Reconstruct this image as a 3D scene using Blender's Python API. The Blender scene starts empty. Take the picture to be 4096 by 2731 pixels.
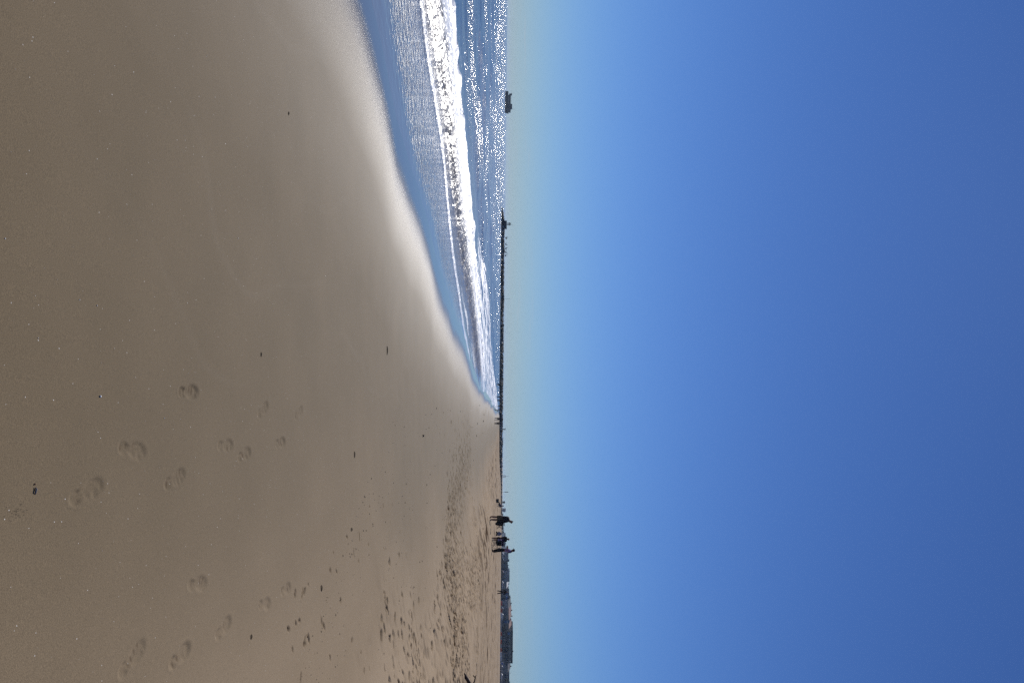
import bpy, bmesh, math, random
import numpy as np
from mathutils import Vector, Matrix

C = bpy.context.scene.collection
S = bpy.context.scene
random.seed(7)
RNG = np.random.default_rng(7)
rad = math.radians

# ------------------------------------------------------------------ camera
# the photograph is a portrait picture lying on its side: the camera is rolled by 90 degrees
F = 3072.0                      # focal length in photograph pixels (27 mm on 36 mm)
CAM_Z = 1.75
PITCH, ROLL = 31.0 / F, 0.010
fwd = Vector((0, math.cos(PITCH), math.sin(PITCH)))
up0 = Vector((0, -math.sin(PITCH), math.cos(PITCH)))
rt0 = Vector((1, 0, 0))
Ru = rt0 * math.cos(ROLL) + up0 * math.sin(ROLL)
Uu = -rt0 * math.sin(ROLL) + up0 * math.cos(ROLL)
cd = bpy.data.cameras.new('camera')
cam = bpy.data.objects.new('camera', cd)
C.objects.link(cam)
cd.lens, cd.sensor_width = 27.0, 36.0
cd.clip_start, cd.clip_end = 0.05, 30000.0
cx, cy, cz = Uu, -Ru, -fwd
cam.matrix_world = Matrix(((cx.x, cy.x, cz.x, 0), (cx.y, cy.y, cz.y, 0), (cx.z, cy.z, cz.z, CAM_Z), (0, 0, 0, 1)))
S.camera = cam

# ------------------------------------------------------------------ light
SUN_EL, SUN_AZ = 38.0, -10.0     # azimuth from +Y, towards +X positive
w = bpy.data.worlds.new('World')
S.world = w
w.use_nodes = True
nt = w.node_tree
nt.nodes.clear()
sky = nt.nodes.new('ShaderNodeTexSky')
sky.sky_type = 'NISHITA'
sky.sun_disc = False
sky.sun_elevation = rad(SUN_EL)
sky.sun_rotation = rad(SUN_AZ)
sky.altitude = 0
sky.air_density = 1.0
sky.dust_density = 0.03
sky.ozone_density = 3.0
hs = nt.nodes.new('ShaderNodeMix')         # white balance of the whole sky
hs.data_type, hs.blend_type = 'RGBA', 'MULTIPLY'
hs.inputs[0].default_value = 1.0
hs.inputs[7].default_value = (.39, .575, .95, 1)
# a few faint wisps of cloud low over the horizon
wt = nt.nodes.new('ShaderNodeTexCoord')
wm_ = nt.nodes.new('ShaderNodeMapping')
wm_.inputs['Scale'].default_value = (9, 9, 120)
wn_ = nt.nodes.new('ShaderNodeTexNoise')
wn_.inputs['Scale'].default_value = 1.6
wn_.inputs['Detail'].default_value = 5.0
wr_ = nt.nodes.new('ShaderNodeValToRGB')
wr_.color_ramp.elements[0].position, wr_.color_ramp.elements[1].position = .60, .78
ws_ = nt.nodes.new('ShaderNodeSeparateXYZ')
wr2 = nt.nodes.new('ShaderNodeValToRGB')
e_ = wr2.color_ramp.elements
e_[0].position, e_[0].color = .006, (0, 0, 0, 1)
e_[1].position, e_[1].color = .05, (0, 0, 0, 1)
e_.new(.016).color = (1, 1, 1, 1)
wx_ = nt.nodes.new('ShaderNodeMath')
wx_.operation = 'MULTIPLY'
wy_ = nt.nodes.new('ShaderNodeMath')
wy_.operation, wy_.inputs[1].default_value = 'MULTIPLY', .28
nt.links.new(wt.outputs['Generated'], wm_.inputs[0])
nt.links.new(wm_.outputs[0], wn_.inputs['Vector'])
nt.links.new(wn_.outputs[0], wr_.inputs[0])
nt.links.new(wt.outputs['Generated'], ws_.inputs[0])
nt.links.new(ws_.outputs[2], wr2.inputs[0])
nt.links.new(wr_.outputs[0], wx_.inputs[0])
nt.links.new(wr2.outputs[0], wx_.inputs[1])
nt.links.new(wx_.outputs[0], wy_.inputs[0])
wc_ = nt.nodes.new('ShaderNodeMix')
wc_.data_type = 'RGBA'
wc_.inputs[7].default_value = (6.4, 6.5, 6.9, 1)
nt.links.new(wy_.outputs[0], wc_.inputs[0])
bg = nt.nodes.new('ShaderNodeBackground')
bg.inputs[1].default_value = 0.073
wo = nt.nodes.new('ShaderNodeOutputWorld')
nt.links.new(sky.outputs[0], hs.inputs[6])
nt.links.new(hs.outputs[2], wc_.inputs[6])
nt.links.new(wc_.outputs[2], bg.inputs[0])
nt.links.new(bg.outputs[0], wo.inputs[0])

sl = bpy.data.lights.new('sun', 'SUN')
sun = bpy.data.objects.new('sun', sl)
C.objects.link(sun)
sl.energy = 4.3
sl.angle = rad(0.53)
sl.color = (1.0, 0.96, 0.90)
sdir = Vector((math.sin(rad(SUN_AZ)) * math.cos(rad(SUN_EL)), math.cos(rad(SUN_AZ)) * math.cos(rad(SUN_EL)), math.sin(rad(SUN_EL))))
sun.rotation_euler = sdir.to_track_quat('Z', 'Y').to_euler()

S.view_settings.view_transform = 'Standard'
S.view_settings.look = 'None'
S.view_settings.exposure = 0.0
S.view_settings.gamma = 1.0
S.render.engine = 'CYCLES'
S.cycles.use_denoising = False
S.cycles.max_bounces = 6
S.cycles.volume_bounces = 0
HAZE = .00011
S.cycles.sample_clamp_indirect = 6

# ------------------------------------------------------------------ helpers
def ray(xs, u):
    """direction through photograph pixel (xs across, u down) of the sideways picture"""
    return fwd + Uu * ((xs - 2048.0) / F) + Ru * ((u - 1365.5) / F)

def at(xs, u, Y):
    d = ray(xs, u)
    return Vector((0, 0, CAM_Z)) + d * (Y / d.y)

def lat(u, Y):
    """x of a thing at depth Y that stands at picture row u (near the horizon)"""
    return at(2015, u, Y).x

def _h(ix, iy, seed):
    n = (ix.astype(np.int64) * 374761393 + iy.astype(np.int64) * 668265263 + seed * 2147483647 + 1013904223) & 0xFFFFFFFF
    n = ((n ^ (n >> 13)) * 1274126177) & 0xFFFFFFFF
    n = n ^ (n >> 16)
    return (n & 0xFFFF) / 65535.0

def pn(x, y, seed=0):
    """smooth gradient noise, about -0.7..0.7"""
    x0, y0 = np.floor(x), np.floor(y)
    fx, fy = x - x0, y - y0
    ux, uy = fx * fx * fx * (fx * (fx * 6 - 15) + 10), fy * fy * fy * (fy * (fy * 6 - 15) + 10)
    def g(i, j):
        a = _h(x0 + i, y0 + j, seed) * 2 * np.pi
        return np.cos(a) * (fx - i) + np.sin(a) * (fy - j)
    a, b, c, d = g(0, 0), g(1, 0), g(0, 1), g(1, 1)
    return (a * (1 - ux) + b * ux) * (1 - uy) + (c * (1 - ux) + d * ux) * uy

def sstep(a, b, x):
    t = np.clip((x - a) / (b - a), 0, 1)
    return t * t * (3 - 2 * t)

# ---- materials
def new_mat(name):
    m = bpy.data.materials.new(name)
    m.use_nodes = True
    return m, m.node_tree, m.node_tree.nodes['Principled BSDF']

def N(t, kind, **kw):
    n = t.nodes.new(kind)
    for k, v in kw.items():
        if k.startswith('i_'):
            n.inputs[k[2:].replace('_', ' ')].default_value = v
        else:
            setattr(n, k, v)
    return n

def L(t, a, b):
    t.links.new(a, b)

def ramp(t, src, pts):
    r = t.nodes.new('ShaderNodeValToRGB')
    e = r.color_ramp.elements
    while len(e) < len(pts):
        e.new(0.5)
    for k, (p, c) in enumerate(pts):
        e[k].position = p
        e[k].color = (c, c, c, 1) if not isinstance(c, tuple) else (*c, 1)
    L(t, src, r.inputs[0])
    return r.outputs[0]

def mixc(t, fac, a, b):
    n = t.nodes.new('ShaderNodeMix')
    n.data_type = 'RGBA'
    for sock, v in ((n.inputs[0], fac), (n.inputs[6], a), (n.inputs[7], b)):
        if hasattr(v, 'is_linked'):
            L(t, v, sock)
        elif isinstance(v, tuple):
            sock.default_value = (*v, 1)
        else:
            sock.default_value = v
    return n.outputs[2]

def mth(t, op, a, b=0.0, c=None):
    n = t.nodes.new('ShaderNodeMath')
    n.operation = op
    for sock, v in zip(n.inputs, (a, b, c)):
        if v is None:
            continue
        if hasattr(v, 'is_linked'):
            L(t, v, sock)
        else:
            sock.default_value = v
    return n.outputs[0]

_mats = {}
def mat(name, col, rough=0.7, var=0.25, scale=6.0, metal=0.0, bump=0.0, spec=0.4):
    """a plain material with mottling and grain"""
    if name in _mats:
        return _mats[name]
    m, t, b = new_mat(name)
    tc = N(t, 'ShaderNodeTexCoord')
    n = N(t, 'ShaderNodeTexNoise', i_Scale=scale, i_Detail=5.0)
    L(t, tc.outputs['Object'], n.inputs['Vector'])
    f = ramp(t, n.outputs[0], [(0.3, 0.0), (0.7, 1.0)])
    L(t, mixc(t, f, tuple(c * (1 - var) for c in col), tuple(min(1, c * (1 + var)) for c in col)), b.inputs['Base Color'])
    b.inputs['Roughness'].default_value = rough
    b.inputs['Metallic'].default_value = metal
    b.inputs['Specular IOR Level'].default_value = spec
    if bump:
        bp = N(t, 'ShaderNodeBump', i_Strength=bump, i_Distance=0.05)
        L(t, n.outputs[0], bp.inputs['Height'])
        L(t, bp.outputs[0], b.inputs['Normal'])
    _mats[name] = m
    return m

# ---- meshes
class MB:
    def __init__(s):
        s.v, s.f = [], []
    def add(s, vs, fs):
        o = len(s.v)
        s.v += [tuple(v) for v in vs]
        s.f += [tuple(i + o for i in f) for f in fs]
        return s
    def box(s, c, d, rz=0.0, taper=1.0, lean=(0, 0)):
        x, y, z = (k / 2 for k in d)
        cs, sn = math.cos(rz), math.sin(rz)
        vs = []
        for k in (-1, 1):
            tp = taper if k > 0 else 1.0
            for a, b in ((-1, -1), (1, -1), (1, 1), (-1, 1)):
                px, py = a * x * tp, b * y * tp
                lx, ly = (lean if k > 0 else (0, 0))
                vs.append((c[0] + px * cs - py * sn + lx, c[1] + px * sn + py * cs + ly, c[2] + k * z))
        return s.add(vs, [(3, 2, 1, 0), (4, 5, 6, 7), (0, 1, 5, 4), (1, 2, 6, 5), (2, 3, 7, 6), (3, 0, 4, 7)])
    def tube(s, pts, r, n=8, cap=True):
        pts = [Vector(p) for p in pts]
        if not hasattr(r, '__len__'):
            r = [r] * len(pts)
        o = []
        for k, p in enumerate(pts):
            a = pts[max(0, k - 1)]
            b = pts[min(len(pts) - 1, k + 1)]
            d = (b - a).normalized()
            q = d.to_track_quat('Z', 'Y')
            o += [p + q @ Vector((r[k] * math.cos(2 * math.pi * j / n), r[k] * math.sin(2 * math.pi * j / n), 0)) for j in range(n)]
        fs = []
        for k in range(len(pts) - 1):
            for j in range(n):
                fs.append((k * n + j, k * n + (j + 1) % n, (k + 1) * n + (j + 1) % n, (k + 1) * n + j))
        if cap:
            fs.append(tuple(range(n - 1, -1, -1)))
            fs.append(tuple((len(pts) - 1) * n + j for j in range(n)))
        return s.add(o, fs)
    def prism(s, poly, y0, y1):
        """outline in x,z pushed from y0 to y1"""
        n = len(poly)
        vs = [(x, y0, z) for x, z in poly] + [(x, y1, z) for x, z in poly]
        fs = [tuple(range(n)), tuple(range(2 * n - 1, n - 1, -1))]
        fs += [(k, k + n, (k + 1) % n + n, (k + 1) % n) for k in range(n)]
        return s.add(vs, fs)
    def ball(s, c, r, n=10, m=6, squash=(1, 1, 1), jit=0.0):
        vs = [(c[0], c[1], c[2] - r * squash[2])]
        for i in range(1, m):
            th = math.pi * i / m
            for j in range(n):
                ph = 2 * math.pi * j / n
                k = r * (1 + random.uniform(-jit, jit))
                vs.append((c[0] + k * squash[0] * math.sin(th) * math.cos(ph), c[1] + k * squash[1] * math.sin(th) * math.sin(ph), c[2] - k * squash[2] * math.cos(th)))
        vs.append((c[0], c[1], c[2] + r * squash[2]))
        fs = [(0, 1 + (j + 1) % n, 1 + j) for j in range(n)]
        for i in range(m - 2):
            for j in range(n):
                a, b = 1 + i * n + j, 1 + i * n + (j + 1) % n
                fs.append((a, b, b + n, a + n))
        t = len(vs) - 1
        fs += [(1 + (m - 2) * n + j, 1 + (m - 2) * n + (j + 1) % n, t) for j in range(n)]
        return s.add(vs, fs)
    def mesh(s, name, m=None, smooth=False):
        me = bpy.data.meshes.new(name)
        me.from_pydata(s.v, [], s.f)
        me.validate()
        bm = bmesh.new()
        bm.from_mesh(me)
        bmesh.ops.recalc_face_normals(bm, faces=bm.faces)
        bm.to_mesh(me)
        bm.free()
        if smooth:
            me.polygons.foreach_set('use_smooth', [True] * len(me.polygons))
        if m:
            me.materials.append(m)
        return me
    def build(s, name, m, parent=None, smooth=False, loc=None):
        return link(name, s.mesh(name, m, smooth), parent, loc)

def link(name, me, parent=None, loc=None):
    o = bpy.data.objects.new(name, me)
    C.objects.link(o)
    if parent is not None:
        o.parent = parent
    if loc is not None:
        o.location = loc
    return o

def tag(o, label=None, cat=None, group=None, kind=None):
    for k, v in (('label', label), ('category', cat), ('group', group), ('kind', kind)):
        if v:
            o[k] = v
    return o

def thing(name, label, cat, loc=(0, 0, 0), rz=0.0, group=None):
    o = bpy.data.objects.new(name, None)
    C.objects.link(o)
    o.location = loc
    o.rotation_euler = (0, 0, rz)
    o.empty_display_size = 0.2
    return tag(o, label, cat, group)

def copy_tree(o, parent=None):
    c = o.copy()
    C.objects.link(c)
    c.parent = parent
    for ch in list(o.children):
        copy_tree(ch, c)
    return c

def grid_obj(name, X, Y, Z, m, attrs, close=False):
    """a sheet from 2-D arrays, rows x columns"""
    nr, nc = X.shape
    me = bpy.data.meshes.new(name)
    co = np.empty((nr * nc, 3), np.float32)
    co[:, 0], co[:, 1], co[:, 2] = X.ravel(), Y.ravel(), Z.ravel()
    idx = np.arange(nr * nc, dtype=np.int32).reshape(nr, nc)
    if close:
        idx = np.concatenate([idx, idx[:, :1]], 1)
    q = np.stack([idx[:-1, :-1], idx[:-1, 1:], idx[1:, 1:], idx[1:, :-1]], -1).reshape(-1, 4)
    a, b, c = co[q[0, 0]], co[q[0, 1]], co[q[0, 3]]
    if np.cross(b - a, c - a)[2] < 0:
        q = q[:, ::-1]
    me.vertices.add(len(co))
    me.vertices.foreach_set('co', co.ravel())
    me.loops.add(q.size)
    me.loops.foreach_set('vertex_index', np.ascontiguousarray(q).ravel())
    me.polygons.add(len(q))
    me.polygons.foreach_set('loop_start', np.arange(0, q.size, 4, dtype=np.int32))
    me.polygons.foreach_set('loop_total', np.full(len(q), 4, np.int32))
    me.polygons.foreach_set('use_smooth', np.ones(len(q), bool))
    for k, v in attrs.items():
        at_ = me.attributes.new(k, 'FLOAT', 'POINT')
        at_.data.foreach_set('value', np.ascontiguousarray(v, dtype=np.float32).ravel())
    me.update(calc_edges=True)
    me.materials.append(m)
    return link(name, me)

# ------------------------------------------------------------------ beach shape
_sy = np.array([-6000, -300, -20, 0, 4.5, 9.2, 10.9, 12.3, 13.9, 15.8, 17.9, 19.3, 21.4, 26.2, 29.6, 34.9, 45.2, 60, 78, 110, 160, 261, 400, 1200, 7000.])
_sx = np.array([-900, -40, -7.4, -5.1, -4.55, -4.08, -3.6, -3.06, -2.75, -2.5, -2.1, -1.7, -1.36, -.56, -.15, .4, 2.2, 3.9, 5.7, 9.0, 14.6, 24, 40, 150, 1500.])
_hs = np.array([-6000, -200, -60, -20, -8, -3, -1, 0, 3, 5, 6.5, 8, 9.5, 11, 16, 30, 100, 600, 8000.])
_hz = np.array([-4, -4, -2.6, -1.1, -.55, -.13, -.035, 0, .03, .08, .2, .5, .85, .98, 1.0, 1.12, 1.1, .95, .9])
_fs = np.linspace(-30, 40, 1401)
_k = np.exp(-0.5 * (np.arange(-40, 41) * .05 / .45) ** 2)
_k /= _k.sum()
_fz = np.convolve(np.interp(np.linspace(-32, 42, 1481), _hs, _hz), _k, 'same')[40:-40]
def shore_x(Y):
    return np.interp(Y, _sy, _sx)
def ground_s(X, Y):
    return X - shore_x(Y)
def ground_base(X, Y):
    s = ground_s(X, Y)
    s = np.where(s > 0, s * np.interp(Y, [50, 80, 130, 300, 420], [1, .78, .54, .33, .33]), s)   # the beach flattens along the bay
    z = np.where((s > -30) & (s < 40), np.interp(s, _fs, _fz), np.interp(s, _hs, _hz))
    return z
def gz(x, y):
    return float(ground_base(np.array([float(x)]), np.array([float(y)]))[0])
def on_ground(xs, u):
    """where the view through a picture point first meets the beach"""
    d = ray(xs, u)
    Y = np.concatenate([np.arange(1.5, 60, .01), np.arange(60, 700, .1)])
    k = Y / d.y
    z = CAM_Z + d.z * k
    x = d.x * k
    g = ground_base(x, Y)
    hit = np.nonzero(z <= g)[0]
    i = hit[0] if len(hit) else len(Y) - 1
    return Vector((float(x[i]), float(Y[i]), float(g[i])))

def steps(parts):
    out = [parts[0][0]]
    for a, b, k in parts:
        n = max(1, int(math.log(b / a) / k))
        out += list(a * (b / a) ** (np.arange(1, n + 1) / n))
    return np.array(out)

def angs(parts):
    out = []
    for a, b, k in parts:
        n = max(1, int(round((b - a) / k)))
        out += list(a + (b - a) * np.arange(n) / n)
    return np.radians(np.array(out))

R = steps([(0.05, 2.2, .25), (2.2, 70, .0024), (70, 480, .007), (480, 6000, .05)])
A = angs([(-180, -27, 6), (-27, 1.5, .25), (1.5, 26.5, .1), (26.5, 180, 6)])
RR, AA = np.meshgrid(R, A, indexing='ij')
GX, GY = RR * np.sin(AA), RR * np.cos(AA)
GS = ground_s(GX, GY)
GZ = ground_base(GX, GY)
near = sstep(900, 300, RR)
# soft undulation, stronger on the loose upper beach
loose = sstep(6.6, 9.0, GS + 0.9 * pn(GX * .5, GY * .16, 3))
GZ += near * sstep(.2, 4, GS) * (.012 * pn(GX * .5, GY * .22, 5))
GZ += near * loose * (.05 * pn(GX * .35, GY * .3, 11) + .035 * pn(GX * 1.1, GY * .8, 12))
rough_m = loose * sstep(-.12, .3, pn(GX * .3, GY * .11, 21) + .12)
near2 = sstep(120, 40, RR)
mid = sstep(25, 45, RR) * sstep(420, 200, RR)
big = pn(GX * .9, GY * .42, 35) + .6 * pn(GX * 2.1, GY * .9, 36)
GZ += mid * loose * sstep(-.2, .2, pn(GX * .12, GY * .035, 37) + .08) * .13 * np.minimum(big, .12)
DUG_SHADE = mid * loose * sstep(.02, -.30, big) * .95 * sstep(-.25, .15, pn(GX * .10, GY * .03, 38) + .12)  # troughs darkened: disturbed sand plus their shade, put into the colour
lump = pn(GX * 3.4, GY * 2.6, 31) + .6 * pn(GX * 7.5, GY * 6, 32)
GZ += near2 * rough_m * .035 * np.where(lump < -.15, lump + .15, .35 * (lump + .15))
DUG_SHADE = np.maximum(DUG_SHADE, near2 * rough_m * .55 * sstep(-.2, -.6, lump))  # small hollows get painted shade as well
GZ += near2 * rough_m * -.03 * sstep(.18, .42, pn(GX * 4.6, GY * 3.2, 33))

def stamp(px, py, ang, length, width, depth, kind='shoe', edge=.3, dug_shade=.8):
    rr = math.hypot(px, py)
    aa = math.atan2(px, py)
    if not (2.2 < rr < 400) or abs(aa) > rad(26):
        return
    m = length * .8
    i0, i1 = np.searchsorted(R, (rr - m, rr + m))
    j0, j1 = np.searchsorted(A, (aa - m / rr, aa + m / rr))
    if i1 - i0 < 1 or j1 - j0 < 1:
        return
    dx, dy = GX[i0:i1, j0:j1] - px, GY[i0:i1, j0:j1] - py
    c, s = math.cos(ang), math.sin(ang)
    a, b = dx * s + dy * c, dx * c - dy * s
    if kind == 'shoe':
        rb = np.hypot((a - .16 * length) / (.34 * length), b / (.5 * width))
        rh = np.hypot((a + .32 * length) / (.19 * length), b / (.37 * width))
        rho = np.minimum(np.minimum(rb, rh), np.hypot(a / (.42 * length), b / (.27 * width)))
    else:
        rho = np.hypot(a / (.5 * length), b / (.5 * width))
        rho = rho + .22 * pn(dx * 9 + px * 7, dy * 9 + py * 7, 41)
    dz = -depth * (1 - sstep(1 - edge, 1.0, rho)) + (.3 if kind == 'pit' else .12) * depth * np.exp(-((rho - 1.16) / .13) ** 2)
    if kind == 'shoe':
        tr = .5 + .5 * np.sin((a + .25 * b * math.sin(px * 31)) * 2 * np.pi / (.03 + .03 * abs(math.sin(py * 17))) + px * 9)
        dz += depth * .45 * tr * (1 - sstep(.7, 1.0, rho)) * sstep(.0, .25, pn(a * 9 + px * 3, b * 14, 43))
    GZ[i0:i1, j0:j1] += dz
    dk = np.clip(1.15 - rho, 0, 1) * dug_shade
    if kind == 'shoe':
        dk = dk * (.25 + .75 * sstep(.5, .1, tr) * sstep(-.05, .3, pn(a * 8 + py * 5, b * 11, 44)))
    DUG_SHADE[i0:i1, j0:j1] = np.maximum(DUG_SHADE[i0:i1, j0:j1], sstep(.05, .35, dk) * min(1, dug_shade))  # shade of the print painted in, with the damp sand it exposes

# prints in the firm sand near the camera (placed where the photograph shows them)
near_prints = [(700, 1915, .0), (530, 1800, .15), (900, 1782, .1), (975, 1818, .2),
               (1050, 1638, .0), (1195, 1650, .0), (1120, 1770, .1), (345, 1965, .1), (755, 1568, .0),
               (1145, 2355, .1), (790, 2335, .0), (1060, 2415, .1), (530, 2630, .0), (720, 2620, .1),
               (895, 2510, .1)]
for xs, u, a in near_prints:
    p = on_ground(xs, u)
    stamp(p.x, p.y, a + random.uniform(-.25, .25), .27, .09, .0085 * random.uniform(.7, 1.2), 'shoe', .42, .5)
# sharper single marks on the middle beach
for _ in range(120):
    xs, u = random.uniform(1150, 1960), random.uniform(1650, 2731)
    if (xs - 1050) / 900 < 1 - (u - 1500) / 1000:
        continue
    p = on_ground(xs, u)
    stamp(p.x, p.y, random.uniform(0, 3.14), random.uniform(.04, .12), random.uniform(.02, .05), random.uniform(.006, .015), 'pit', .3, .6)
# walked-over loose sand
for _ in range(13000):
    Y = 8.6 * (110 / 8.6) ** random.random()
    sc = random.choice((8.4, 9.2, 9.8, 10.5, 12, 15, 20, 26, 34))
    s_ = random.gauss(sc, .8 + .1 * (sc - 7))
    X = float(shore_x(Y)) + s_
    if Y < 17 and random.random() < .55:
        continue
    if s_ < 7.2:
        if random.random() < .85:
            continue
    if pn(np.array([X * .5]), np.array([Y * .17]), 51)[0] < -.06:
        continue
    stamp(X, Y, random.gauss(.2, .6), random.uniform(.10, .16) * (1 + min(1.0, Y / 30)), random.uniform(.05, .09) * (1 + min(1.0, Y / 30)), random.uniform(.010, .022) * (1 + min(1.2, Y / 25)), random.choice(('pit', 'pit', 'shoe')), random.uniform(.2, .45), random.uniform(.3, .95))
band = [(11.5, 11), (9.0, 13.5), (7.2, 16.2), (6.2, 20), (5.4, 24.5), (5.2, 31), (6, 40)]
for _ in range(1900):
    f = random.random() ** 1.1 * (len(band) - 1.001)
    i = int(f)
    (xa, ya), (xb, yb) = band[i], band[i + 1]
    X = xa + (xb - xa) * (f - i) + random.gauss(0, .34 + .1 * f)
    Y = ya + (yb - ya) * (f - i) + random.gauss(0, .55)
    stamp(X, Y, random.gauss(-.4, .6), random.uniform(.12, .30), random.uniform(.07, .17), random.uniform(.02, .045), 'pit', random.uniform(.2, .4), random.uniform(.5, 1))
for trail in range(14):
    x0, y0 = random.uniform(3.4, 8.0), random.uniform(9, 20)
    hd = random.uniform(-.25, .45)
    for k in range(40):
        y = y0 + .72 * k * math.cos(hd)
        x = x0 + .72 * k * math.sin(hd) + (.1 if k % 2 else -.1) + random.gauss(0, .03)
        s_ = float(ground_s(np.array([x]), np.array([y]))[0])
        if s_ < 7.3 or y < 9:
            continue
        stamp(x, y, hd + random.gauss(0, .12), .28, .11, random.uniform(.02, .04), random.choice(('pit', 'shoe')), .25, .75)

# dampness and gloss
js = .18 * pn(GX * .35, GY * .18, 61) + .12 * pn(GX * 1.6, GY * .6, 62) + .9 * np.clip((GY - 35) / 60, 0, 1) * pn(GX * .8, GY * .05, 63)
GSj = GS + js * sstep(-4, 1, GS + 1.5)
dry = np.clip(sstep(4.2, 9.3, GS + 1.2 * pn(GX * .3, GY * .12, 71)), 0, 1)
g_rough = np.interp(GSj, [-2, -.1, .12, .38, .85, 1.8, 3.4, 7], [.02, .05, .15, .29, .48, .70, .84, .93])
g_film = sstep(.35, -.15, GSj)
tide = np.zeros_like(GX)
fld = GS + 1.3 * pn(GX * .45, GY * .30, 73) + .25 * pn(GX * 1.4, GY * .9, 74)
for c_ in (1.9, 2.7, 3.6, 4.3):
    tide = np.maximum(tide, np.exp(-((fld - c_) / .035) ** 2) * sstep(-.15, .25, pn(GX * .3 + c_, GY * .2, 75)) * sstep(2, 5, GY))
m, t, b = new_mat('sand')
geo = N(t, 'ShaderNodeNewGeometry')
def attr(t, n):
    a = t.nodes.new('ShaderNodeAttribute')
    a.attribute_name = n
    return a.outputs['Fac']
grain = N(t, 'ShaderNodeTexNoise', i_Scale=240.0, i_Detail=2.0, i_Roughness=.7)
L(t, geo.outputs['Position'], grain.inputs['Vector'])
patch = N(t, 'ShaderNodeTexNoise', i_Scale=1.3, i_Detail=4.0)
L(t, geo.outputs['Position'], patch.inputs['Vector'])
mp = N(t, 'ShaderNodeMapping')
mp.inputs['Scale'].default_value = (1.6, .25, 1)
L(t, geo.outputs['Position'], mp.inputs['Vector'])
streak = N(t, 'ShaderNodeTexNoise', i_Scale=1.0, i_Detail=5.0)
L(t, mp.outputs[0], streak.inputs['Vector'])
cell = N(t, 'ShaderNodeTexVoronoi', i_Scale=300.0)
L(t, geo.outputs['Position'], cell.inputs['Vector'])
sep = N(t, 'ShaderNodeSeparateColor')
L(t, cell.outputs['Color'], sep.inputs[0])
damp = mixc(t, ramp(t, patch.outputs[0], [(.3, 0.), (.7, 1.)]), (.136, .099, .055), (.156, .114, .065))
dryc = mixc(t, ramp(t, streak.outputs[0], [(.3, 0.), (.7, 1.)]), (.305, .228, .150), (.365, .277, .187))
base = mixc(t, attr(t, 'dry'), damp, dryc)
base = mixc(t, mth(t, 'MULTIPLY', attr(t, 'tide'), .09), base, (.24, .20, .15))
base = mixc(t, attr(t, 'dug_shade'), base, (.052, .028, .013))  # warm dark brown: painted shade of prints and hollows, plus damp dug-up sand
base = mixc(t, attr(t, 'film'), base, (.105, .092, .074))
gr = ramp(t, grain.outputs[0], [(.25, .62), (.5, 1.0), (.75, 1.42)])
mul = N(t, 'ShaderNodeMix', data_type='RGBA', blend_type='MULTIPLY')
mul.inputs[0].default_value = 1.0
L(t, base, mul.inputs[6])
L(t, gr, mul.inputs[7])
base = mul.outputs[2]
glit = mth(t, 'MULTIPLY', mth(t, 'GREATER_THAN', sep.outputs[0], .9997), mth(t, 'SUBTRACT', 1.0, attr(t, 'film')))
base = mixc(t, glit, base, (.72, .70, .66))
L(t, base, b.inputs['Base Color'])
L(t, attr(t, 'rough'), b.inputs['Roughness'])
L(t, mth(t, 'MULTIPLY', .34, mth(t, 'SUBTRACT', 1.0, mth(t, 'MAXIMUM', mth(t, 'MULTIPLY', attr(t, 'dry'), .85), attr(t, 'dug_shade')))), b.inputs['Specular IOR Level'])
b.inputs['IOR'].default_value = 1.4
bp = N(t, 'ShaderNodeBump', i_Distance=.004)
L(t, mth(t, 'MULTIPLY', mth(t, 'SUBTRACT', 1.0, attr(t, 'film')), .45), bp.inputs['Strength'])
L(t, grain.outputs[0], bp.inputs['Height'])
L(t, bp.outputs[0], b.inputs['Normal'])
sand = grid_obj('sand', GX, GY, GZ, m, {'dry': dry, 'rough': g_rough, 'film': g_film, 'dug_shade': np.clip(DUG_SHADE, 0, 1), 'tide': tide}, close=True)
tag(sand, 'wide brown sand beach, firm and damp by the water, trampled higher up', None, None, 'structure')

# ------------------------------------------------------------------ sea
WR = steps([(7, 130, .0042), (130, 520, .009), (520, 6000, .035)])
WA = angs([(-120, -27, 5), (-27, 9, .12), (9, 40, 3)])
RR, AA = np.meshgrid(WR, WA, indexing='ij')
WX, WY = RR * np.sin(AA), RR * np.cos(AA)
ca, sa = math.cos(rad(16.5)), math.sin(rad(16.5))
Tt = WX * sa + WY * ca                       # along the crests
Q = WX * ca - WY * sa                        # towards the shore
Q = Q + .45 * pn(Tt * .12, Q * .05, 81) + .12 * pn(Tt * .6, Q * .2, 82)
WS = ground_s(WX, WY)
deep = sstep(-17, -24, Q)
fade = np.clip(RR / 400, .5, 1.6)
sea = np.zeros_like(WX)
for k, (wl, amp, dr) in enumerate(((14, .085, 0.), (8.5, .06, .25), (5.2, .035, -.3), (3.1, .022, .5), (1.9, .013, -.55))):
    c_, s_ = math.cos(dr), math.sin(dr)
    ph = (Q * c_ + Tt * s_) * 2 * np.pi / wl + 2.2 * pn(Q * .8 / wl, Tt * .35 / wl, 90 + k) * 2
    sea += amp * (np.exp(np.sin(ph)) - 1.27) * .8 * sstep(wl * 60, wl * 25, RR)
WZ = -.02 + deep * sea * sstep(0, -4, WS)
keep = sstep(.3, -1.6, WS)
WZ += .005 * sstep(-.5, -6, Q + 4) * pn(WX * 1.2, WY * .8, 95)
br = sstep(85, 45, Tt) * keep                      # the broken wave, dying out along the beach
turb = pn(Tt * 1.3, Q * 1.7, 101) + .6 * pn(Tt * 3.1, Q * 3.5, 102) + .35 * pn(Tt * 7, Q * 7, 103)
Q0 = Q
Q = Q - 1.1 - .4 * sstep(45, 20, Tt)
Q = np.where(Q < -13, -13 + (Q + 13) * 1.22, Q)
inzone = sstep(-13.0, -13.7, Q) * sstep(-20.6, -19.2, Q)
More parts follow.
